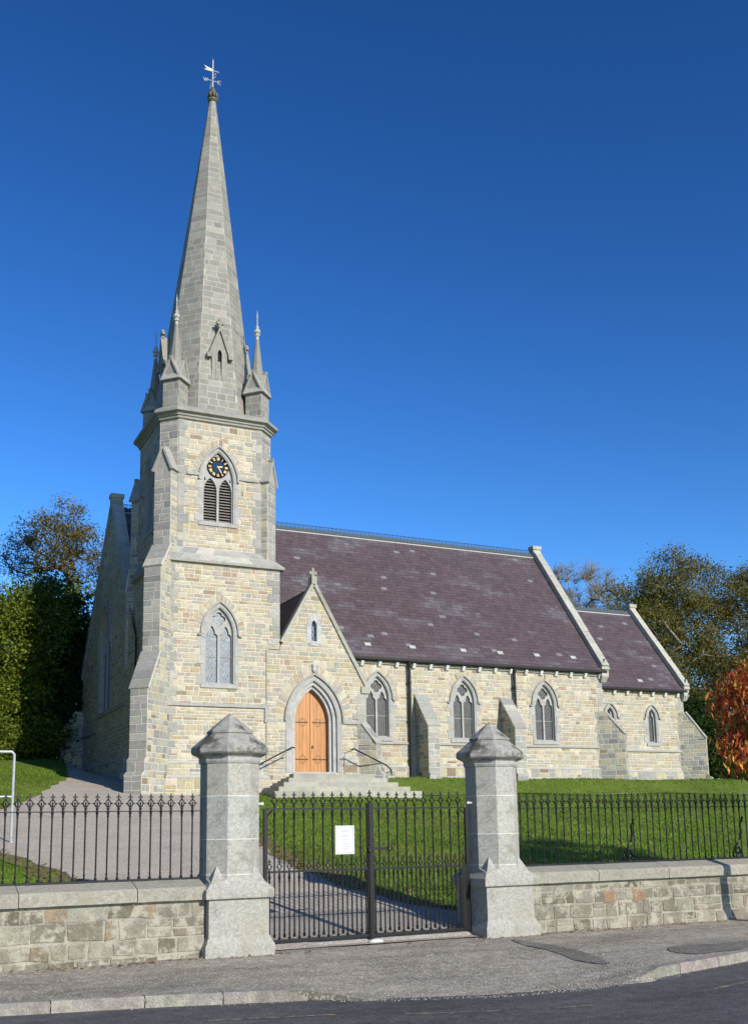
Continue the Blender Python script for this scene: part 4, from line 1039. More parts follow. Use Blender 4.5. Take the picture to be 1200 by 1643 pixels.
for x in (27.85, 30.15):
    mb = MB(); t = 0.45; fbox(mb, cfr, x-cfr.O.x-0.13, x-cfr.O.x+0.13, t-0.07, t+0.08, 0.01, 0.05, (1, 1, 1)); mb.build('roof_vent', 'lead', croof)
gutter(NX1+0.2, CX1+0.05, 35.27, 7.28)
x = 27.95
while x < 32.4:
    mb = MB(); mb.loft([[(x-0.06, 35.41, 6.92), (x+0.06, 35.41, 6.92), (x+0.06, 35.41, 7.14), (x-0.06, 35.41, 7.14)], [(x-0.06, 35.31, 6.97), (x+0.06, 35.31, 6.97), (x+0.06, 35.24, 7.14), (x-0.06, 35.24, 7.14)]])
    mb.build('corbel', 'white_stone'); x += 0.7
coping(32.34, 32.64, 35.2, 7.36, YR, CZR+0.06)
buttress('buttress', (32.5, 35.4), DG['SE'], 0.5, [(GZ-0.3, 1.05), (3.34, 1.05), (3.42, 0.88), (5.15, 0.88), (6.3, 0.1)], inner=-0.5)
# ---- porch
PX1, PY0, PXC, PZA, PZE = 14.86, 31.35, 13.0, 9.62, 6.1
mb = MB(); fp = SOUTH(0, PY0); sl = (PZA-PZE)/(14.94-PXC)
PL = 11.32
dr = dict(cx=12.98, a=0.98, zs=4.98, rise=1.52)
nich = arch_path(13.0, 0.10, 8.2, 0.2, 0, 7.68, 5)
def p_iv(z): return (PL if z < 7.35 else max(11.81, PXC-(PZA-z)/sl), min(PX1, PXC+(PZA-z)/sl))
panel(mb, fp, [(PL, 2.2), (PX1, 2.2), (PX1, PZA-(PX1-PXC)*sl), (PXC, PZA), (11.81, PZA-(PXC-11.81)*sl), (11.81, 7.3), (PL, 7.3)], [arch_path(12.98, 0.96, 4.98, 1.5, 0, 3.3), nich], depth=0.2)
stones(mb, fp, 2.4, PZA-0.12, p_iv, [arch_hole(12.98, 0.98, 4.98, 1.52, 0, 3.2), arch_hole(13.0, 0.10, 8.2, 0.2, 0.03, 7.68)])
quoins(mb, fp, PX1, -1, 3.8, 6.05, wl=.5, ws=.3)
fpe = EAST(PX1, 0); panel(mb, fpe, [(PY0, 2.2), (NY0+.1, 2.2), (NY0+.1, 6.05), (PY0, 6.05)]); stones(mb, fpe, 2.4, 6.05, lambda z: (PY0, NY0))
mb.build('porch_wall', 'rubble')
voi = MB(); voussoirs(voi, fp, 12.98, 0.98, 4.98, 1.52, 0.10, 0.42, nseg=11, d0=0.014); voi.build('relieving_arch', 'rubble')
# door surround: three moulded orders
mb = MB()
for o0, o1, d0, d1, c in ((-0.12, 0.02, -0.2, 0.03, LIGHTSTONE), (-0.24, -0.12, -0.3, -0.07, (0.42, 0.415, 0.39)), (-0.36, -0.24, -0.4, -0.17, (0.40, 0.395, 0.375))):
    arch_band(mb, fp, 12.98, 0.98, 4.98, 1.52, o0, o1, d0, d1, 3.3, c, True)
for o, d, r in ((-0.12, -0.01, 0.035), (-0.24, -0.10, 0.035), (-0.345, -0.19, 0.03)):
    pth = arch_path(12.98, 0.98, 4.98, 1.52, o, 3.3, 9); mb.tube([fp.P(x, z, d) for x, z in pth], r, 6, (0.47, 0.465, 0.44))
sur = mb.build('door_surround', 'ashlar')
mb = MB(); arch_band(mb, fp, 12.98, 0.98, 4.98, 1.52, 0.025, 0.085, 0, 0.10, None, (0.34, 0.335, 0.31)); mb.build('hood_mould', 'ashlar', sur)
mb = MB(); mb.lathe(12.98, PY0-0.05, [(0.03, 6.62), (0.07, 6.68), (0.07, 6.80), (0.09, 6.84), (0.09, 6.88), (0.0, 6.9)], 8); mb.build('keystone_boss', 'ashlar', sur)
mb = MB()
fbox(mb, fp, 14.0, PX1+0.03, 4.92, 5.01, -0.01, 0.07, SC); mb.build('string_course', 'ashlar')
# two door leaves with strap hinges
for s in (-1, 1):
    mb = MB(); full = arch_path(12.98, 0.64, 4.98, 1.27, 0, 3.32, 10)
    half = [(x, z) for x, z in full if (x-12.98)*s > 0.004]; top = (12.98+s*0.006, 6.24); bot = (12.98+s*0.006, 3.32)
    pl = 5; 
    for i in range(pl):     # vertical boards
        xa, xb = 12.98+s*(0.006+0.634*i/pl), 12.98+s*(0.006+0.634*(i+1)/pl)
        lo, hi = min(xa, xb)+0.003, max(xa, xb)-0.003
        def topz(x):
            c = arch_c(0.64, 1.27); Rd = 0.64+c; return 4.98+math.sqrt(max(0, Rd*Rd-(abs(x-12.98)+c)**2))
        k = 5; tp = [(lo+(hi-lo)*j/k, topz(lo+(hi-lo)*j/k)) for j in range(k+1)][::-1]
        poly = [(lo, 3.32), (hi, 3.32)]+tp
        mb.loft([[fp.P(x, z, -0.42) for x, z in poly], [fp.P(x, z, -0.36) for x, z in poly]], jit((0.95, 0.95, 0.95), 0.09))
    dl = mb.build('door', 'oak', church)
    for z in (3.75, 4.98):
        mb = MB(); x0, x1 = 12.98+s*0.63, 12.98+s*0.12
        fbox(mb, fp, min(x0, x1), max(x0, x1), z-0.013, z+0.013, -0.357, -0.345, (0, 0, 0))
        xc = 12.98+s*0.27
        for q in (-1, 1):    # foliate scrolls
            for j in range(6):
                t = math.pi*j/5
                cx_, cz_ = xc+0.085*math.cos(t), z+q*(0.045+0.085*math.sin(t)); r = 0.016
                mb.face([fp.P(cx_+r*math.cos(a_), cz_+r*math.sin(a_), -0.352) for a_ in [k*math.pi/3 for k in range(6)]])
        mb.face([fp.P(x1-s*0.05, z, -0.35), fp.P(x1, z-0.03, -0.35), fp.P(x1+s*0.03, z, -0.35), fp.P(x1, z+0.03, -0.35)])
        mb.build('strap_hinge', 'black_metal', dl)
    if s > 0:
        mb = MB(); mb.tube([fp.P(13.06+0.035*math.cos(t), 4.15+0.035*math.sin(t), -0.33) for t in [k*math.pi/4 for k in range(8)]], 0.009, 5, closed=True); mb.tube([fp.P(13.06, 4.19, -0.36), fp.P(13.06, 4.19, -0.32)], 0.02, 6); mb.build('handle', 'black_metal', dl)
mb = MB(); fbox(mb, fp, 12.2, 13.76, 3.24, 3.318, -0.5, 0.02, (0.4, 0.4, 0.38)); mb.build('threshold', 'ashlar')
# niche window
mb = MB(); arch_band(mb, fp, 13.0, 0.10, 8.2, 0.2, 0.0, 0.16, -0.02, 0.02, 7.6, (0.42, 0.43, 0.43), True, 5); fbox(mb, fp, 12.86, 13.14, 7.52, 7.66, -0.1, 0.035, (0.42, 0.43, 0.43)); lw_ = mb.build('window', 'ashlar'); lw_['label'] = 'tiny lancet in the porch gable'
mb = MB(); panel(mb, fp, nich, (), -0.12, 0.01, (0.1, 0.1, 0.1)); mb.build('glass', 'west_glass', lw_)
# porch roof and coping
mb = MB(); 
for s in (-1, 1):
    y0, y1 = PY0+0.12, 36.8; xe = 1.98
    d = Vector((s*xe, 0, -xe*sl)).normalized(); v = -d; L = xe*math.sqrt(1+sl*sl)
    fr = Fr((PXC+s*xe, y0 if s > 0 else y1, PZA-0.04-xe*sl), (0, 1 if s > 0 else -1, 0), v); W = y1-y0
    fbox(mb, fr, 0, W, 0, L, -0.08, 0, (0.03, 0.03, 0.03)); t = 0
    while t < L-0.03:
        x = -rng.uniform(0, 0.2)
        while x < W:
            a, b = max(0, x+.003), min(W, x+.257); x += .26
            if b-a < .03: continue
            c = jit((0.085, 0.065, 0.072), 0.2); mb.face([fr.P(a, t, .014), fr.P(b, t, .014), fr.P(b, min(L, t+.2), .004), fr.P(a, min(L, t+.2), .004)], c)
        t += .185
mb.build('porch_roof', 'slate')
mb = MB()
for s in (-1, 1):
    xs_, xe = 0.0, (1.95 if s > 0 else 1.22)
    p1 = Vector((PXC, PZA+0.20)); p0 = Vector((PXC+s*xe, PZA+0.20-xe*sl)); dd = (p1-p0).normalized(); nn = Vector((dd.y, -dd.x))*s
    L = (p1-p0).length; t = 0
    while t < L-.02:
        ln = min(0.7, L-t); a = p0+dd*t; b = p0+dd*(t+ln-0.006); q = [a, b, b-nn*0.12, a-nn*0.12]
        mb.loft([[fp.P(*k_, -0.25) for k_ in q], [fp.P(*k_, 0.07) for k_ in q]], jit((0.36, 0.35, 0.29), 0.1)); t += ln
fbox(mb, fp, 14.70, 15.02, 5.98, 6.2, -0.25, 0.08, (0.36, 0.35, 0.29))
fbox(mb, fp, PXC-0.09, PXC+0.09, PZA+0.02, PZA+0.28, -0.24, 0.085, (0.36, 0.35, 0.29))
# gable cross
fbox(mb, fp, PXC-0.045, PXC+0.045, PZA+0.26, PZA+0.60, -0.12, -0.03, (0.28, 0.27, 0.21)); fbox(mb, fp, PXC-0.14, PXC+0.14, PZA+0.37, PZA+0.48, -0.122, -0.028, (0.28, 0.27, 0.21))
mb.build('gable_coping', 'ashlar')
buttress('buttress', (14.78, 31.42), DG['SE'], 0.44, [(2.3, 0.80), (3.2, 0.80), (3.3, 0.68), (3.75, 0.68), (3.83, 0.58), (4.28, 0.58), (4.95, 0.08), (5.0, 0.0)], inner=-0.5)
plinth(fp, 14.05, 14.9, (2.3, 3.28, 3.82))
# entrance steps
for k in range(5):
    mb = MB(); x0, x1 = 12.03-0.29*k, 14.92+0.26*k; y0 = PY0-0.55-0.33*k; zt = 3.235-0.15*k; x = x0
    while x < x1-0.05:
        ln = min(rng.uniform(1.1, 1.7), x1-x)
        if x1-(x+ln) < 0.4: ln = x1-x
        mb.box(x+0.003, x+ln-0.003, y0, PY0-0.152, 2.1 if k == 4 else zt-0.16, zt-0.0*k, jit((0.36, 0.345, 0.285), 0.14)); x += ln
    mb.box(x0+0.02, x1-0.02, y0+0.02, PY0-0.15, 2.1, zt-0.01, AMORTAR)
    mb.build('step', 'ashlar')
# handrails fixed to the wall either side of the door
for pts in ([(14.02, 4.02), (14.12, 4.06), (15.1, 3.62), (15.35, 3.5), (15.48, 3.38), (15.5, 3.2)], [(12.05, 4.05), (11.95, 4.06), (11.0, 3.58), (10.7, 3.44)]):
    mb = MB(); mb.tube([fp.P(x, z, 0.62) for x, z in pts], 0.024, 8)
    for x, z in (pts[1], pts[-2]): mb.tube([fp.P(x, z-0.01, 0.62), fp.P(x, z-0.07, 0.5), fp.P(x, z-0.07, 0.0)], 0.012, 5)
    mb.build('handrail', 'black_metal')
MB.build = _build

# ================================================================== ROADSIDE WALL, PILLARS, RAILINGS, GATE
FV = 13.46
def gframe(u, v, z=0.0): return Fr(G(u, v, z), (math.cos(PHI), math.sin(PHI), 0))
GP = [((0.24, 0.22, 0.17), 30), ((0.20, 0.18, 0.135), 24), ((0.29, 0.27, 0.205), 18), ((0.15, 0.135, 0.095), 14), ((0.26, 0.205, 0.135), 10)]
def bwall(u0, u1, label, reds=()):
    root = empty('boundary_wall', G(u0, FV, -0.1), PHI); tag(root, label, 'wall', 'low stone walls either side of the gate')
    L = u1-u0; vf = -0.245; fr = Fr((0, vf, 0.1), (1, 0, 0)); mb = MB()
    # battered face: bottom stands out
    def fz(z): return 0.0
    frs = Fr((0, vf-0.03, 0.1-0.15), (1, 0, 0), (0, 0.04, 0.85))
    mb.box(0, L, vf, 0.27, -0.25, 0.80, (0.3, 0.29, 0.24))
    mb.loft([[(0, vf-0.035, -0.25), (0, vf+0.02, -0.25), (0, vf+0.02, 0.79), (0, vf+0.012, 0.79)], [(L, vf-0.035, -0.25), (L, vf+0.02, -0.25), (L, vf+0.02, 0.79), (L, vf+0.012, 0.79)]], (0.36, 0.335, 0.26))
    stones(mb, frs, -0.08, 0.84, lambda z: (0, L), (), ch=(0.15, 0.27), cw=(0.16, 0.48), pal=GP, gap=0.026, h=0.008, split=0.2, jitz=0.02)
    for (u, z, s) in reds: stone_quad(mb, frs, (u, z), (u+s, z+.01), (u+s-.02, z+0.2), (u+.01, z+0.21), 0.009, 0.006, (0.30, 0.19, 0.12), 0.02)
    mb.build('rubble_face', 'boundary', root)
    u = 0
    while u < L-0.05:
        ln = min(rng.uniform(1.1, 1.6), L-u); mb = MB(); k_ = rng.uniform(0.93, 1.07); col = (0.35*k_, 0.33*k_, 0.27*k_)
        pr = [(-0.24, 0.80), (-0.325, 0.80), (-0.33, 0.93), (-0.30, 0.965), (-0.02, 1.045), (0.02, 1.045), (0.30, 0.965), (0.32, 0.93), (0.32, 0.80)]
        rings = []
        for k in range(7):
            uu = u+0.005+(ln-0.01)*k/6; rings.append([(uu, y+(rng.uniform(-0.004, 0.004)), z+rng.uniform(-0.003, 0.003)) for y, z in pr])
        mb.loft(rings, col); mb.build('coping_stone', 'pillar', root); u += ln
    return root
bwall(-5, 4.26, 'low rubble stone wall with sloped coping left of the gate')
bwall(9.36, 19, 'low rubble stone wall with sloped coping right of the gate', [(1.42, 0.50, 0.24), (2.0, 0.5, 0.26)])
def ngon(r, z, n=8, rot=math.pi/8): 
    rr = r/math.cos(math.pi/n); return [(rr*math.cos(rot+2*math.pi*k/n), rr*math.sin(rot+2*math.pi*k/n), z) for k in range(n)]
def sqo(h, z, c=0.0):  # square as octagon with corner cut c (8 verts, same order as ngon)
    b = h-c; return [(h, b, z), (b, h, z), (-b, h, z), (-h, b, z), (-h, -b, z), (-b, -h, z), (b, -h, z), (h, -b, z)]
def pillar(u, label):
    root = empty('gate_pillar', G(u, 13.5, -0.15), PHI); tag(root, label, 'gate pillar', 'octagonal stone gate pillars')
    B = 0.15; r = 0.37; mb = MB(); cc = (0.39, 0.38, 0.335)
    mb.loft([sqo(0.475, -0.1), sqo(0.475, 0.10+B), sqo(0.415, 0.22+B), sqo(0.415, 0.70+B)], (0.39, 0.38, 0.335)); mb.build('pedestal', 'pillar', root)
    mb = MB(); mb.loft([sqo(0.465, 0.70+B, 0.001), sqo(0.47, 0.72+B, 0.001), sqo(0.47, 0.81+B, 0.001), sqo(0.41, 0.87+B, 0.001), sqo(r+0.015, 0.905+B, 0.04), ngon(r+0.006, 0.95+B), ngon(r, 1.0+B)], (0.41, 0.395, 0.345))
    for sx, sy in ((1, 1), (1, -1), (-1, 1), (-1, -1)):     # broach stops on the corners
        h = 0.385; a = (sx*h, sy*h, 0.88+B); b = (sx*h*0.42, sy*h*0.97, 0.90+B); c = (sx*h*0.97, sy*h*0.42, 0.90+B); t = (sx*0.264, sy*0.264, 1.12+B)
        mb.face([a, b, t], cc); mb.face([a, c, t], cc); mb.face([b, c, t], cc)
    mb.build('weathered_base', 'pillar', root)
    zs = [1.0, 1.46, 2.03, 2.47]
    for z_ in zs[:3]:
        mb = MB(); mb.loft([ngon(r-0.004, z_-0.009+B), ngon(r+0.0015, z_-0.006+B), ngon(r+0.0015, z_+0.006+B), ngon(r-0.004, z_+0.009+B)], (0.62, 0.60, 0.53)); mb.build('mortar_joint', 'rubble', root)
    for k in range(3):
        mb = MB(); mb.loft([ngon(r-0.006, zs[k]+B), ngon(r, zs[k]+0.008+B), ngon(r, zs[k+1]-0.008+B), ngon(r-0.006, zs[k+1]+B)], jit((0.40, 0.39, 0.345), 0.06)); mb.build('shaft_block', 'pillar', root)
    mb = MB(); mb.loft([ngon(r+0.01, 2.47+B), ngon(r+0.022, 2.50+B), ngon(r+0.022, 2.55+B), ngon(r+0.045, 2.57+B)], (0.43, 0.425, 0.40)); mb.build('necking', 'pillar', root)
    mb = MB(); mb.loft([ngon(0.41, 2.565+B), ngon(0.475, 2.60+B), ngon(0.49, 2.62+B), ngon(0.49, 2.69+B), ngon(0.475, 2.71+B), ngon(0.29, 2.875+B), ngon(0.275, 2.88+B), ngon(0.295, 2.885+B), ngon(0.295, 2.915+B), ngon(0.03, 3.155+B), ngon(0.005, 3.165+B)], (0.36, 0.35, 0.31)); mb.build('cap', 'capstone', root)
    return root
pillar(4.69, 'octagonal stone gate pillar left of the gate'); pillar(8.945, 'octagonal stone gate pillar right of the gate')

# --- ironwork prototypes (local: origin on the fence line)
def finial_mb(z, s=1.0):
    mb = MB(); mb.lathe(0, 0, [(0.011, z-0.02), (0.022*s, z-0.005), (0.013, z+0.012)], 6)
    r = 0.036*s; zc = z+0.012+r*1.25
    mb.tube([(r*math.cos(t)*0.95, 0, zc+r*1.25*math.sin(t)) for t in [math.pi/4*k for k in range(8)]], 0.0095*s, 5, closed=True)
    for sx in (-1, 1):
        mb.lathe(sx*(r+0.012*s), 0, [(0.0, zc-0.014*s), (0.014*s, zc), (0.0, zc+0.014*s)], 6)
    zt = zc+r*1.25
    mb.lathe(0, 0, [(0.009*s, zt-0.006), (0.018*s, zt+0.004), (0.009*s, zt+0.014*s)], 6)
    q = [(-0.007, zt+0.012*s), (0.007, zt+0.012*s), (0.010*s, zt+0.030*s), (0.034*s, zt+0.028*s), (0.026*s, zt+0.044*s), (0.012*s, zt+0.050*s), (0.0, zt+0.088*s), (-0.012*s, zt+0.050*s), (-0.026*s, zt+0.044*s), (-0.034*s, zt+0.028*s), (-0.010*s, zt+0.030*s)]
    mb.loft([[(x, -0.007, zz) for x, zz in q], [(x, 0.007, zz) for x, zz in q]])
    return mb
def bar_mb(z0, z1, rail, r=0.0105):
    mb = MB(); mb.lathe(0, 0, [(0.019, z0), (0.021, z0+0.04), (r, z0+0.06), (r, z0+0.085), (0.016, z0+0.095), (r, z0+0.105), (r, rail-0.13), (0.017, rail-0.12), (0.012, rail-0.105), (0.021, rail-0.06), (0.014, rail-0.03), (0.014, rail), (r, rail+0.02), (r, z1)], 7)
    return mb
pb = bar_mb(0.89, 1.90, 1.835).build('fence_bar', 'black_metal'); pf = finial_mb(1.885).build('finial', 'black_metal')
def place(proto, fin, parent, x, y=0.0, name=None, first=[True]):
    o = proto.copy(); C.objects.link(o); o.parent = parent; o.location = (x, y, 0)
    if fin is not None: f = fin.copy(); C.objects.link(f); f.parent = o
    return o
def railing(u0, u1, start, step, label):
    root = empty('railing', G(u0, FV, 0.0), PHI); tag(root, label, 'railing', 'black railings on the low walls')
    L = u1-u0
    mb = MB(); mb.box(0, L, -0.018, 0.018, 1.832, 1.846); mb.build('top_rail', 'black_metal', root)
    mb = MB(); mb.box(0, L, -0.02, 0.02, 0.945, 0.975); k = 0.7
    while k < L: mb.box(k-0.012, k+0.012, -0.012, 0.012, 0.84, 0.95); k += 1.4
    mb.build('bottom_rail', 'black_metal', root)
    u = start
    while u0+0.02 < u < u1-0.02 or (step < 0 and u > u0):
        o = place(pb, pf, root, u-u0); o.rotation_euler = (rng.uniform(-0.006, 0.006), rng.uniform(-0.005, 0.005), 0); u += step
    return root
for m_ in (pb.data,): m_.transform(Matrix.Translation((0, 0, 0.06)))
pb.data.transform(Matrix.Translation((0, 0, 0)))
r1 = railing(-1.0, 4.26, 4.151, -0.1405, 'black spear-topped railings on the low wall left of the gate')
r2 = railing(9.38, 15.6, 9.43, 0.1405, 'black spear-topped railings on the low wall right of the gate')
for uu in (11.70, 14.15):     # scrolled back stays
    mb = MB(); x = uu-9.38
    pth = [(0.0, 0.02, 1.66), (0.02, 0.05, 1.62), (0.03, 0.07, 1.58), (0.0, 0.08, 1.55), (0.01, 0.09, 1.5), (0.03, 0.10, 1.42), (0.02, 0.12, 1.30), (-0.03, 0.14, 1.2), (-0.09, 0.16, 1.12), (-0.12, 0.17, 1.04), (-0.10, 0.18, 0.97), (0.0, 0.2, 0.94), (0.09, 0.2, 0.98), (0.10, 0.2, 1.06), (0.05, 0.19, 1.13), (-0.02, 0.18, 1.12), (-0.05, 0.18, 1.06), (0.0, 0.18, 1.02), (0.04, 0.18, 1.05)]
    mb.tube([(x+a, b, c) for a, b, c in pth], 0.019, 6); mb.build('scroll_stay', 'black_metal', r2)
# --- gates
pt_ = bar_mb(0.075, 1.86, 1.80, 0.0115).build('gate_bar', 'black_metal'); ptf = pf
pd_ = bar_mb(0.075, 1.04, 0.985, 0.0105).build('dog_bar', 'black_metal'); pdf = finial_mb(1.02, 0.82).build('finial', 'black_metal')
def gate(ua, ub, hinge, label):
    root = empty('gate_leaf', G(ua if hinge < 0 else ub, FV, 0.0), PHI); tag(root, label, 'gate', 'double entrance gates')
    L = ub-ua; sgn = 1 if hinge < 0 else -1; X = lambda d: sgn*d      # d = distance from the hinge side
    mb = MB(); mb.box(*sorted((X(0.0), X(0.05))), -0.025, 0.025, 0.04, 1.86); mb.build('hanging_stile', 'black_metal', root)
    mb = MB(); mb.box(*sorted((X(L-0.045), X(L-0.002))), -0.025, 0.025, 0.03, 1.93); mb.build('meeting_stile', 'black_metal', root)
    for nm, z0, z1 in (('top_rail', 1.845, 1.868), ('middle_rail', 0.985, 1.012), ('bottom_rail', 0.055, 0.095)):
        mb = MB(); mb.box(*sorted((X(0.05), X(L-0.045))), -0.02, 0.02, z0, z1); mb.build(nm, 'black_metal', root)
    n = 10; st = (L-0.10)/(n+0.4)
    for k in range(n):
        o = pt_.copy(); C.objects.link(o); o.parent = root; o.location = (X(0.05+st*(k+0.75)), 0, 0.045-0.0)
        f = pf.copy(); C.objects.link(f); f.parent = o; f.location = (0, 0, -0.02)
    for k in range(n+1):
        o = pd_.copy(); C.objects.link(o); o.parent = root; o.location = (X(0.05+st*(k+0.25)), 0, 0.0)
        f = pdf.copy(); C.objects.link(f); f.parent = o
    # curved corner bracket
    mb = MB(); mb.tube([(X(0.03), 0, 1.5), (X(0.035), 0, 1.66), (X(0.06), 0, 1.77), (X(0.13), 0, 1.84)], 0.012, 5); mb.build('corner_bracket', 'black_metal', root)
    mb = MB(); mb.lathe(X(-0.02), 0, [(0.018, 1.91), (0.018, 1.95)], 8); mb.box(*sorted((X(-0.09), X(0.0))), -0.012, 0.012, 1.92, 1.94); mb.build('hinge_cap', 'white_vane', root)
    return root
MIDU = 6.808
g1 = gate(5.17, MIDU-0.004, -1, 'left leaf of the black iron double gate'); g2 = gate(MIDU+0.004, 8.47, 1, 'right leaf of the black iron double gate with the latch')
L2 = 8.47-MIDU-0.004
mb = MB(); mb.box(-L2-0.035, -L2+0.035, -0.045, -0.027, 0.03, 1.93); mb.build('cover_strip', 'black_metal', g2)
f = pf.copy(); C.objects.link(f); f.parent = g2; f.location = (-L2, 0, 0.05); f.scale = (1.15, 1.15, 1.0)
mb = MB(); mb.box(-L2-0.06, -L2+0.24, -0.065, -0.047, 1.262, 1.30); mb.tube([(-L2+0.29+0.04*math.cos(t), -0.056, 1.285+0.04*math.sin(t)) for t in [math.pi/5*k for k in range(10)]], 0.008, 5, closed=True)
mb.box(-L2-0.05, -L2+0.0, -0.07, -0.045, 1.235, 1.275); mb.build('latch', 'black_metal', g2)
mb = MB(); mb.box(-0.14, -0.06, -0.03, -0.022, 0.1, 0.98); mb.build('backing_strip', 'black_metal', g2)
for p_ in (pb, pf, pt_, pd_, pdf): bpy.data.objects.remove(p_)
# notice on the gate
mb = MB(); mb.box(-0.150, 0.150, -0.004, 0.004, -0.2, 0.2); nb = mb.build('notice', 'paper'); nb.location = G(6.385, FV-0.045, 1.415); nb.rotation_euler = (0, 0, PHI)
tag(nb, 'white rectangular notice fixed to the left gate leaf', 'notice')
mb = MB(); r3 = random.Random(5)
for z, wd in ((0.135, 0.16), (0.115, 0.1), (0.06, 0.05), (0.045, 0.12), (0.0, 0.06), (-0.03, 0.04), (-0.05, 0.12), (-0.07, 0.09), (-0.1, 0.14), (-0.125, 0.1), (-0.15, 0.06)):
    x = -wd/2
    while x < wd/2:
        q = r3.uniform(0.008, 0.026); mb.box(x, x+q, -0.0055, -0.0045, z, z+0.006); x += q+0.006
for b_ in ((-0.135, 0.135, 0.178, 0.183), (-0.135, 0.135, -0.183, -0.178), (-0.135, -0.130, -0.178, 0.178), (0.130, 0.135, -0.178, 0.178)): mb.box(b_[0], b_[1], -0.0055, -0.0045, b_[2], b_[3])
mb.build('printed_text', 'print', nb)
# white stone under the gate
mb = MB(); mb.loft([[(0.10*math.cos(t)*s*1.2, 0.07*math.sin(t)*s, z) for t in [2*math.pi*k/10 for k in range(10)]] for s, z in ((1, -0.02), (1.0, 0.015), (0.75, 0.04), (0.3, 0.05))])
gs = mb.build('gate_stop', 'white_stone', smooth=True); gs.location = G(6.83, 13.37, -0.02); tag(gs, 'small white painted stone at the foot of the gate', 'gate stop')
# tubular barrier on the left verge
u0, v0 = 2.52, 22.3; zb = H(2.5, 22.3); mb = MB()
zt = 3.2
bar = empty('tube_barrier', (2.52, 22.3, zb)); tag(bar, 'grey tubular steel frame standing on the gravel at the left', 'barrier')
mb.tube([(0, 0, -0.1), (0, 0, zt-zb-0.05), (-0.05, 0, zt-zb)], 0.028, 8); mb.build('post', 'galv', bar)
mb = MB(); mb.tube([(-0.04, 0, zt-zb), (-2.4, -0.1, zt-zb)], 0.028, 8); mb.build('rail', 'galv', bar)
mb = MB(); mb.tube([(0.0, 0, 2.28-zb), (-2.4, -0.1, 2.28-zb)], 0.022, 8); mb.build('rail', 'galv', bar)
mb = MB(); mb.tube([(-2.38, -0.1, -0.1), (-2.38, -0.1, zt-zb)], 0.028, 8); mb.build('post', 'galv', bar)

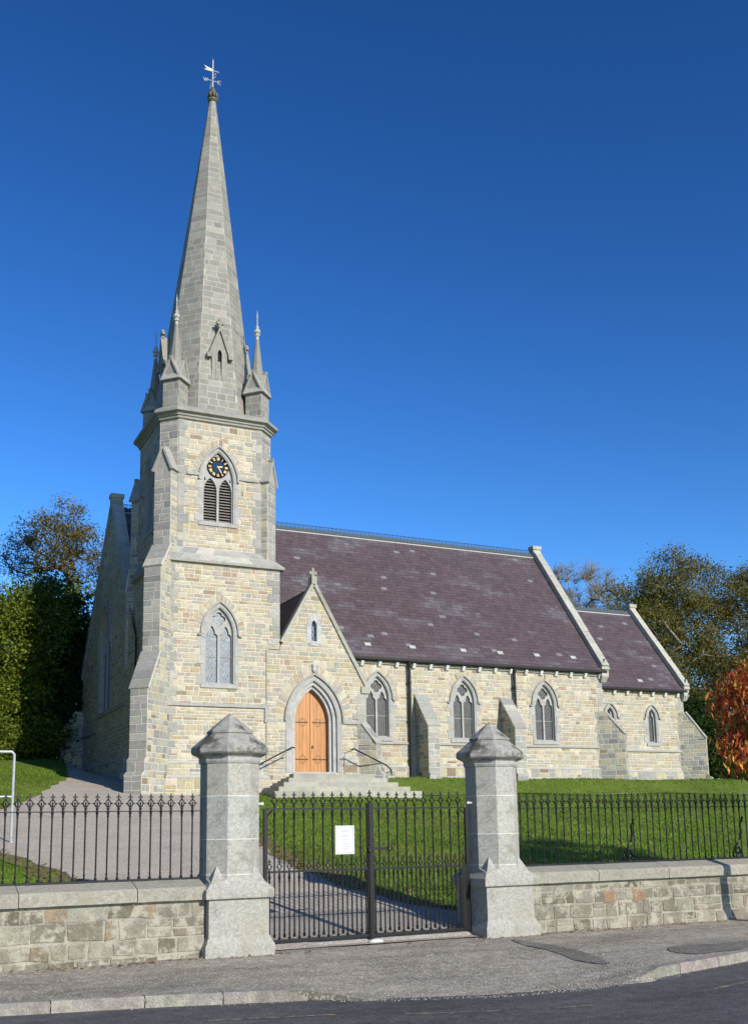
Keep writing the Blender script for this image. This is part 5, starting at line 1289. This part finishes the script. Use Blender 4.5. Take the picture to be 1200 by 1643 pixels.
# ================================================================== TREES
def tree(name, label, cat, base, blobs, leaves, leafsize, cols, seed, n_attr=160, trunk_r=0.2, bark='bark', group=None, sig=0.35, trunk_top=None, leafasp=0.5, droop=0.0, twigs=0, low=None, hull=0.0, minr=0.008, arch=0.12):
    """blobs: (x,y,z,rx,ry,rz,weight). Limbs grow to points spread through the crown volume, leaves hang round their ends."""
    r = np.random.default_rng(seed); B = np.array(base, float)
    root = empty(name, base); tag(root, label, cat, group)
    w = np.array([b[6]*b[3]*b[4]*b[5] for b in blobs]); w = w/w.sum()
    pts = []
    for k in range(n_attr):
        b = blobs[r.choice(len(blobs), p=w)]
        d = r.normal(size=3); d /= np.linalg.norm(d); rad = r.uniform(0.25, 1.0)**0.45
        pts.append(np.array([b[0]+d[0]*rad*b[3], b[1]+d[1]*rad*b[4], b[2]+d[2]*rad*b[5]]))
    pts = np.array(pts)
    tt = np.array(trunk_top if trunk_top is not None else B+np.array([0, 0, (np.mean(pts[:, 2])-B[2])*0.6]))
    nodes = [B, B*0.6+tt*0.4+r.normal(size=3)*0.06, tt]; par = [-1, 0, 1]
    order = np.argsort(np.linalg.norm(pts-tt, axis=1)); ends = []
    for i in order:
        p = pts[i]; arr = np.array(nodes[1:]); dist = np.linalg.norm(arr-p, axis=1)
        cost = dist+0.25*np.linalg.norm(arr-tt, axis=1)+np.where(arr[:, 2] > p[2]+0.3, 1.5, 0)
        j = int(np.argmin(cost))+1; q = nodes[j]; L = np.linalg.norm(p-q); ns = max(1, int(L/0.9)); prev = j
        for s in range(1, ns+1):
            t = s/ns; m_ = q+(p-q)*t+(r.normal(size=3)*0.09*min(L, 1.5) if s < ns else 0); m_ = m_-np.array([0, 0, arch*L*t*(1-t)]) if s < ns else m_
            nodes.append(m_); par.append(prev); prev = len(nodes)-1
        ends.append(prev)
    cnt = np.zeros(len(nodes))
    for e in ends: cnt[e] += 1
    for i in range(len(nodes)-1, 0, -1):
        if cnt[i] == 0: cnt[i] = 1
        cnt[par[i]] += cnt[i]
    rad = trunk_r*(cnt/cnt[0])**0.5; rad = np.maximum(rad, minr)
    V, Fq = [], []
    def limb(a, b, ra, rb, k=5):
        t = b-a; L = np.linalg.norm(t)
        if L < 1e-4: return
        t = t/L; u = np.cross(t, [0.3, 0.2, 0.93]); u /= max(1e-6, np.linalg.norm(u)); v = np.cross(t, u); i = len(V)
        for c, rr in ((a, ra), (b, rb)):
            for j in range(k): th = 2*np.pi*j/k; V.append(c+rr*(u*np.cos(th)+v*np.sin(th)))
        for j in range(k): Fq.append((i+j, i+(j+1) % k, i+k+(j+1) % k, i+k+j))
    for i in range(1, len(nodes)): limb(nodes[par[i]], nodes[i], rad[par[i]] if par[i] > 0 else rad[0]*1.25, rad[i], 7 if rad[i] > 0.06 else 4)
    for k in range(twigs):
        e = nodes[ends[r.integers(len(ends))]] if r.random() < 0.6 else nodes[r.integers(3, len(nodes))]
        d = r.normal(size=3); d[2] = abs(d[2])*1.1+0.3; d /= np.linalg.norm(d); L = r.uniform(0.3, 0.9)*sig*2.2
        m_ = e+d*L*0.5+r.normal(size=3)*0.05; limb(e, m_, minr*0.9, minr*0.7, 3); limb(m_, e+d*L+r.normal(size=3)*0.08, minr*0.7, minr*0.3, 3)
    VV = np.array(V)-B
    np_mesh('trunk', VV, np.array(Fq), np.ones((len(Fq), 3)), bark, root)
    if leaves:
        ne = len(ends); E_ = np.array([nodes[e] for e in ends]); ci = r.integers(ne, size=leaves)
        extra = r.random(leaves) < 0.25; allN = np.array(nodes[3:]); base_p = E_[ci]; base_p[extra] = allN[r.integers(len(allN), size=extra.sum())]
        P = base_p+r.normal(size=(leaves, 3))*sig*np.array([1, 1, 0.75])
        if low is not None: P[:, 2] = np.maximum(P[:, 2], low+r.random(leaves)*0.2)
        tone = r.normal(size=ne)*0.16; ctype = r.random(ne)
        nrm = r.normal(size=(leaves, 3)); nrm[:, 2] = np.abs(nrm[:, 2])+0.3; nrm /= np.linalg.norm(nrm, axis=1)[:, None]
        a = r.normal(size=(leaves, 3)); 
        if droop: a = a*0.35+np.array([0, 0, -1])*droop
        a -= nrm*(a*nrm).sum(1)[:, None]; a /= np.linalg.norm(a, axis=1)[:, None]; b = np.cross(nrm, a)
        s = leafsize*r.uniform(0.6, 1.35, leaves)[:, None]; fold = nrm*s*0.12
        q0 = P-a*s; q1 = P-b*s*leafasp+fold; q2 = P+a*s; q3 = P+b*s*leafasp+fold
        VV = np.stack([q0, q1, q2, q3], 1).reshape(-1, 3)-B; Fq2 = np.arange(leaves*4).reshape(-1, 4)
        cc = np.array([c[0] for c in cols]); pw = np.array([c[1] for c in cols], float); pw /= pw.sum(); cum = np.cumsum(pw)
        sel = np.clip(ctype[ci]*0.6+r.random(leaves)*0.4, 0, 0.9999); idx = np.searchsorted(cum, sel)
        idx = np.clip(idx, 0, len(cc)-1); cl = cc[idx]*(1+tone[ci])[:, None]*r.uniform(0.8, 1.2, (leaves, 1))
        np_mesh('crown', VV, Fq2, np.clip(cl, 0.004, 1), 'leaf', root)
    return root
GREEN = [((0.08, 0.125, 0.016), 4), ((0.13, 0.18, 0.022), 4), ((0.19, 0.22, 0.035), 2.5), ((0.03, 0.06, 0.012), 2), ((0.19, 0.15, 0.045), 1)]
OLIVE = [((0.14, 0.135, 0.024), 4), ((0.17, 0.15, 0.03), 4), ((0.085, 0.095, 0.018), 4), ((0.22, 0.15, 0.04), 2.5), ((0.22, 0.18, 0.06), 1)]
AUT = [((0.12, 0.145, 0.022), 5), ((0.18, 0.14, 0.035), 4), ((0.23, 0.15, 0.06), 2), ((0.09, 0.10, 0.02), 2), ((0.24, 0.18, 0.13), 1.5)]
LG = 'dense evergreen trees on the bank at the left'
gz_ = lambda x, y: H(x, y)
# left bank
tree('laurel_tree', 'sunlit evergreen tree on the bank at the left edge of the photo', 'tree', (1.2, 44.0, gz_(1.2, 44)), [(0.8, 43.6, 6.9, 2.3, 1.7, 2.6, 1), (2.2, 43.2, 8.8, 1.7, 1.4, 2.3, 1.3), (3.0, 42.8, 6.2, 1.4, 1.2, 2.0, 1.3), (0.5, 44, 10.0, 2, 1.5, 1.9, 1)], 44000, 0.066, GREEN, 11, 300, 0.2, group=LG, sig=0.33, hull=1)
tree('laurel_tree', 'evergreen tree half in the shadow of the tower, left of the church', 'tree', (4.6, 44.5, gz_(4.6, 44.5)), [(4.4, 43.6, 6.4, 1.5, 1.3, 2.3, 1), (4.8, 43.7, 9.0, 1.5, 1.2, 2.3, 1), (3.6, 43.4, 10.0, 1.4, 1.2, 1.4, 1), (5.6, 43.9, 10.4, 1.2, 1.1, 1.4, 1)], 36000, 0.075, GREEN, 12, 240, 0.2, group=LG, sig=0.33)
tree('laurel_tree', 'dark evergreen tree in deep shade against the west gable', 'tree', (7.2, 45.8, gz_(7.2, 45.8)), [(6.8, 45.0, 6.2, 1.5, 1.2, 2.6, 1), (7.3, 45.3, 9.4, 1.5, 1.2, 2.4, 1), (6.3, 45.0, 11.2, 1.1, 1.0, 1.3, 1), (8.2, 46, 8, 1.6, 1.0, 3.6, 1)], 30000, 0.08, [((0.03, 0.055, 0.014), 4), ((0.045, 0.075, 0.02), 3)], 13, 240, 0.2, group=LG, sig=0.33)  # leaf colours darkened to imitate shade beside the gable
tree('laurel_tree', 'evergreen tree behind the left bank, its top just below the skyline', 'tree', (-1.5, 48.5, gz_(-1.5, 48.5)), [(-1.5, 48, 9, 3, 2, 3, 1), (1.5, 48.5, 10.5, 3, 2, 2.6, 1), (4.5, 49, 9.5, 3, 2, 3.4, 1), (7.5, 50, 9, 2.5, 2, 4.2, 1)], 34000, 0.11, GREEN, 14, 300, 0.25, group=LG, sig=0.42)
tree('hedge_bush', 'low leafy bush at the foot of the left bank', 'bush', (2.0, 42.0, gz_(2.0, 42)), [(1.4, 41.8, 5.0, 1.8, 1.0, 0.9, 1), (3.8, 42.4, 5.0, 1.5, 0.9, 0.9, 1), (5.6, 43.3, 5.2, 1.3, 0.9, 1.1, 1)], 15000, 0.075, GREEN, 15, 130, 0.1, sig=0.28)
tree('autumn_tree', 'thinly leaved autumn tree rising above the evergreens left of the church', 'tree', (8.3, 52.0, gz_(8.3, 52)), [(7.2, 52, 15.8, 1.7, 1.6, 1.5, 1.2), (5.8, 52, 15.2, 1.2, 1.2, 1.5, 1), (9.2, 52, 15.0, 1.5, 1.3, 2.2, 1), (8.2, 52, 17.2, 1.5, 1.3, 0.9, .8), (10.4, 52, 14.5, .8, .8, 2.0, .8)], 16000, 0.062, AUT, 16, 210, 0.2, sig=0.28, trunk_top=(8.0, 52, 12.9), twigs=500, minr=0.014)
# right hand trees
RG = 'large trees beyond the chancel'
tree('woodland_tree', 'large olive-brown tree rising directly behind the chancel gable', 'tree', (44.5, 50, gz_(44.5, 50)), [(43.6, 50, 12.5, 2.6, 2.2, 4.4, 1), (45.6, 50, 16.2, 2.6, 2.2, 2.6, 1.2), (42.3, 50, 15.3, 1.6, 1.6, 2.4, .7), (46.5, 50, 11, 2.6, 2, 4.6, 1), (41.5, 49.5, 10, 1.8, 1.6, 3.5, .8)], 52000, 0.078, OLIVE, 21, 330, 0.2, group=RG, sig=0.42, trunk_top=(44.5, 50, 9), twigs=1800, minr=0.016, bark='palebark')
tree('woodland_tree', 'large olive-brown tree at the right edge of the photo', 'tree', (52, 50, gz_(52, 50)), [(51, 50, 13, 3.0, 2.2, 4.6, 1), (53, 50, 16.0, 3.0, 2.2, 2.6, 1.2), (49.6, 50, 16.3, 1.8, 1.6, 2.3, 1), (54, 50, 10, 3, 2, 4.5, 1), (49.2, 49.5, 9, 1.8, 1.6, 3.4, .8)], 52000, 0.078, OLIVE, 22, 330, 0.2, group=RG, sig=0.42, trunk_top=(52, 50, 9), twigs=1800, minr=0.016, bark='palebark')
tree('woodland_tree', 'olive tree filling the gap between the two big trees behind the chancel', 'tree', (48, 54, gz_(48, 54)), [(48, 54, 12.5, 4.5, 2, 5, 1), (43, 54, 9, 3, 2, 4, 1), (55, 54, 10, 4, 2, 5, 1)], 34000, 0.11, OLIVE, 23, 260, 0.28, group=RG, sig=0.6, twigs=500, minr=0.016)
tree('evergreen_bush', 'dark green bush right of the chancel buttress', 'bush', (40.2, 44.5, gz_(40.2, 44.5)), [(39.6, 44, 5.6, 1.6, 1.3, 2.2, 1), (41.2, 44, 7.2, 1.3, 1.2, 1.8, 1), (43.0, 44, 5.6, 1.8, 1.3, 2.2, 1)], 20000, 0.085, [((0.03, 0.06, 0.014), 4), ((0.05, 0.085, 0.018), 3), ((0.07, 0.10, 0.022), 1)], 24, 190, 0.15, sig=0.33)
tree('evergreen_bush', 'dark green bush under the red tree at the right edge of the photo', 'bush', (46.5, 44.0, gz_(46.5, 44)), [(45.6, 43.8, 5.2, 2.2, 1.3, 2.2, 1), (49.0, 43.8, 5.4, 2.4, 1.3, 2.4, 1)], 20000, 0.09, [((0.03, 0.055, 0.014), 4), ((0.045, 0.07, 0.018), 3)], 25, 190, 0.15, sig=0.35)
def bare(name, label, base, top, spread, seed):
    return tree(name, label, 'tree', base, [(base[0], base[1], top-spread*0.75, spread, spread*0.8, spread*0.8, 1), (base[0]-spread*.2, base[1], top-spread*1.3, spread*.8, spread*0.7, spread*.6, .5)], 0, 0.1, OLIVE, seed, 230, 0.2, 'palebark', sig=0.55, trunk_top=(base[0], base[1], top-spread*2.1), twigs=2600, minr=0.017, arch=-0.3)
bare('bare_tree', 'leafless pale tree seen over the chancel roof', (44.6, 58, gz_(44.6, 58)), 19.4, 2.9, 31)
# red leaved cherry on the pavement, right of the photo
px, py, _ = G(13.72, 11.75)
RED = [((0.48, 0.10, 0.045), 4), ((0.56, 0.17, 0.05), 4), ((0.30, 0.055, 0.03), 2.5), ((0.60, 0.29, 0.05), 2.5), ((0.44, 0.34, 0.06), 1.5)]
P3 = lambda u, v, z: (*G(u, v)[:2], z)
tree('cherry_tree', 'small forked cherry tree with drooping red and orange leaves at the right edge', 'tree', (px+0.22, py, -0.12), [(*P3(13.62, 12.5, 3.5), 0.66, 0.5, 0.66, 2.2), (*P3(14.7, 12.1, 3.9), 1.1, 1.0, 0.9, 1), (*P3(13.62, 12.5, 2.8), 0.5, 0.45, 0.4, 2.4), (*P3(14.4, 12.1, 2.9), 0.8, 0.7, 0.4, 1), (*P3(16.7, 12.0, 4.5), 1.5, 1.5, 1.0, 0.45)], 20000, 0.066, RED, 41, 230, 0.085, sig=0.16, trunk_top=(px-0.06, py+0.02, 0.85), leafasp=0.28, droop=1.6, minr=0.006)
# added out-of-view tree belt, blocking open sky from the drive and west walls
for i, (x, y) in enumerate(((-9, 22), (-12, 30), (-9.5, 38), (-8, 47))):
    z = gz_(x, y); lab = ['tall dark evergreen nearest the road in the row beyond the drive', 'second tall dark evergreen in the row beyond the drive', 'third tall dark evergreen in the row beyond the drive', 'tall dark evergreen at the top of the row beyond the drive'][i]
    tree('evergreen_tree', lab, 'tree', (x, y, z), [(x, y, z+4.5, 3.4, 4.2, 3.6, 1), (x, y, z+10.0, 3.2, 4.0, 5.0, 1)], 15000, 0.28, [((0.03, 0.05, 0.015), 1), ((0.045, 0.07, 0.02), 1)], 60+i, 110, 0.3, group='tall evergreens beyond the drive', sig=0.8)
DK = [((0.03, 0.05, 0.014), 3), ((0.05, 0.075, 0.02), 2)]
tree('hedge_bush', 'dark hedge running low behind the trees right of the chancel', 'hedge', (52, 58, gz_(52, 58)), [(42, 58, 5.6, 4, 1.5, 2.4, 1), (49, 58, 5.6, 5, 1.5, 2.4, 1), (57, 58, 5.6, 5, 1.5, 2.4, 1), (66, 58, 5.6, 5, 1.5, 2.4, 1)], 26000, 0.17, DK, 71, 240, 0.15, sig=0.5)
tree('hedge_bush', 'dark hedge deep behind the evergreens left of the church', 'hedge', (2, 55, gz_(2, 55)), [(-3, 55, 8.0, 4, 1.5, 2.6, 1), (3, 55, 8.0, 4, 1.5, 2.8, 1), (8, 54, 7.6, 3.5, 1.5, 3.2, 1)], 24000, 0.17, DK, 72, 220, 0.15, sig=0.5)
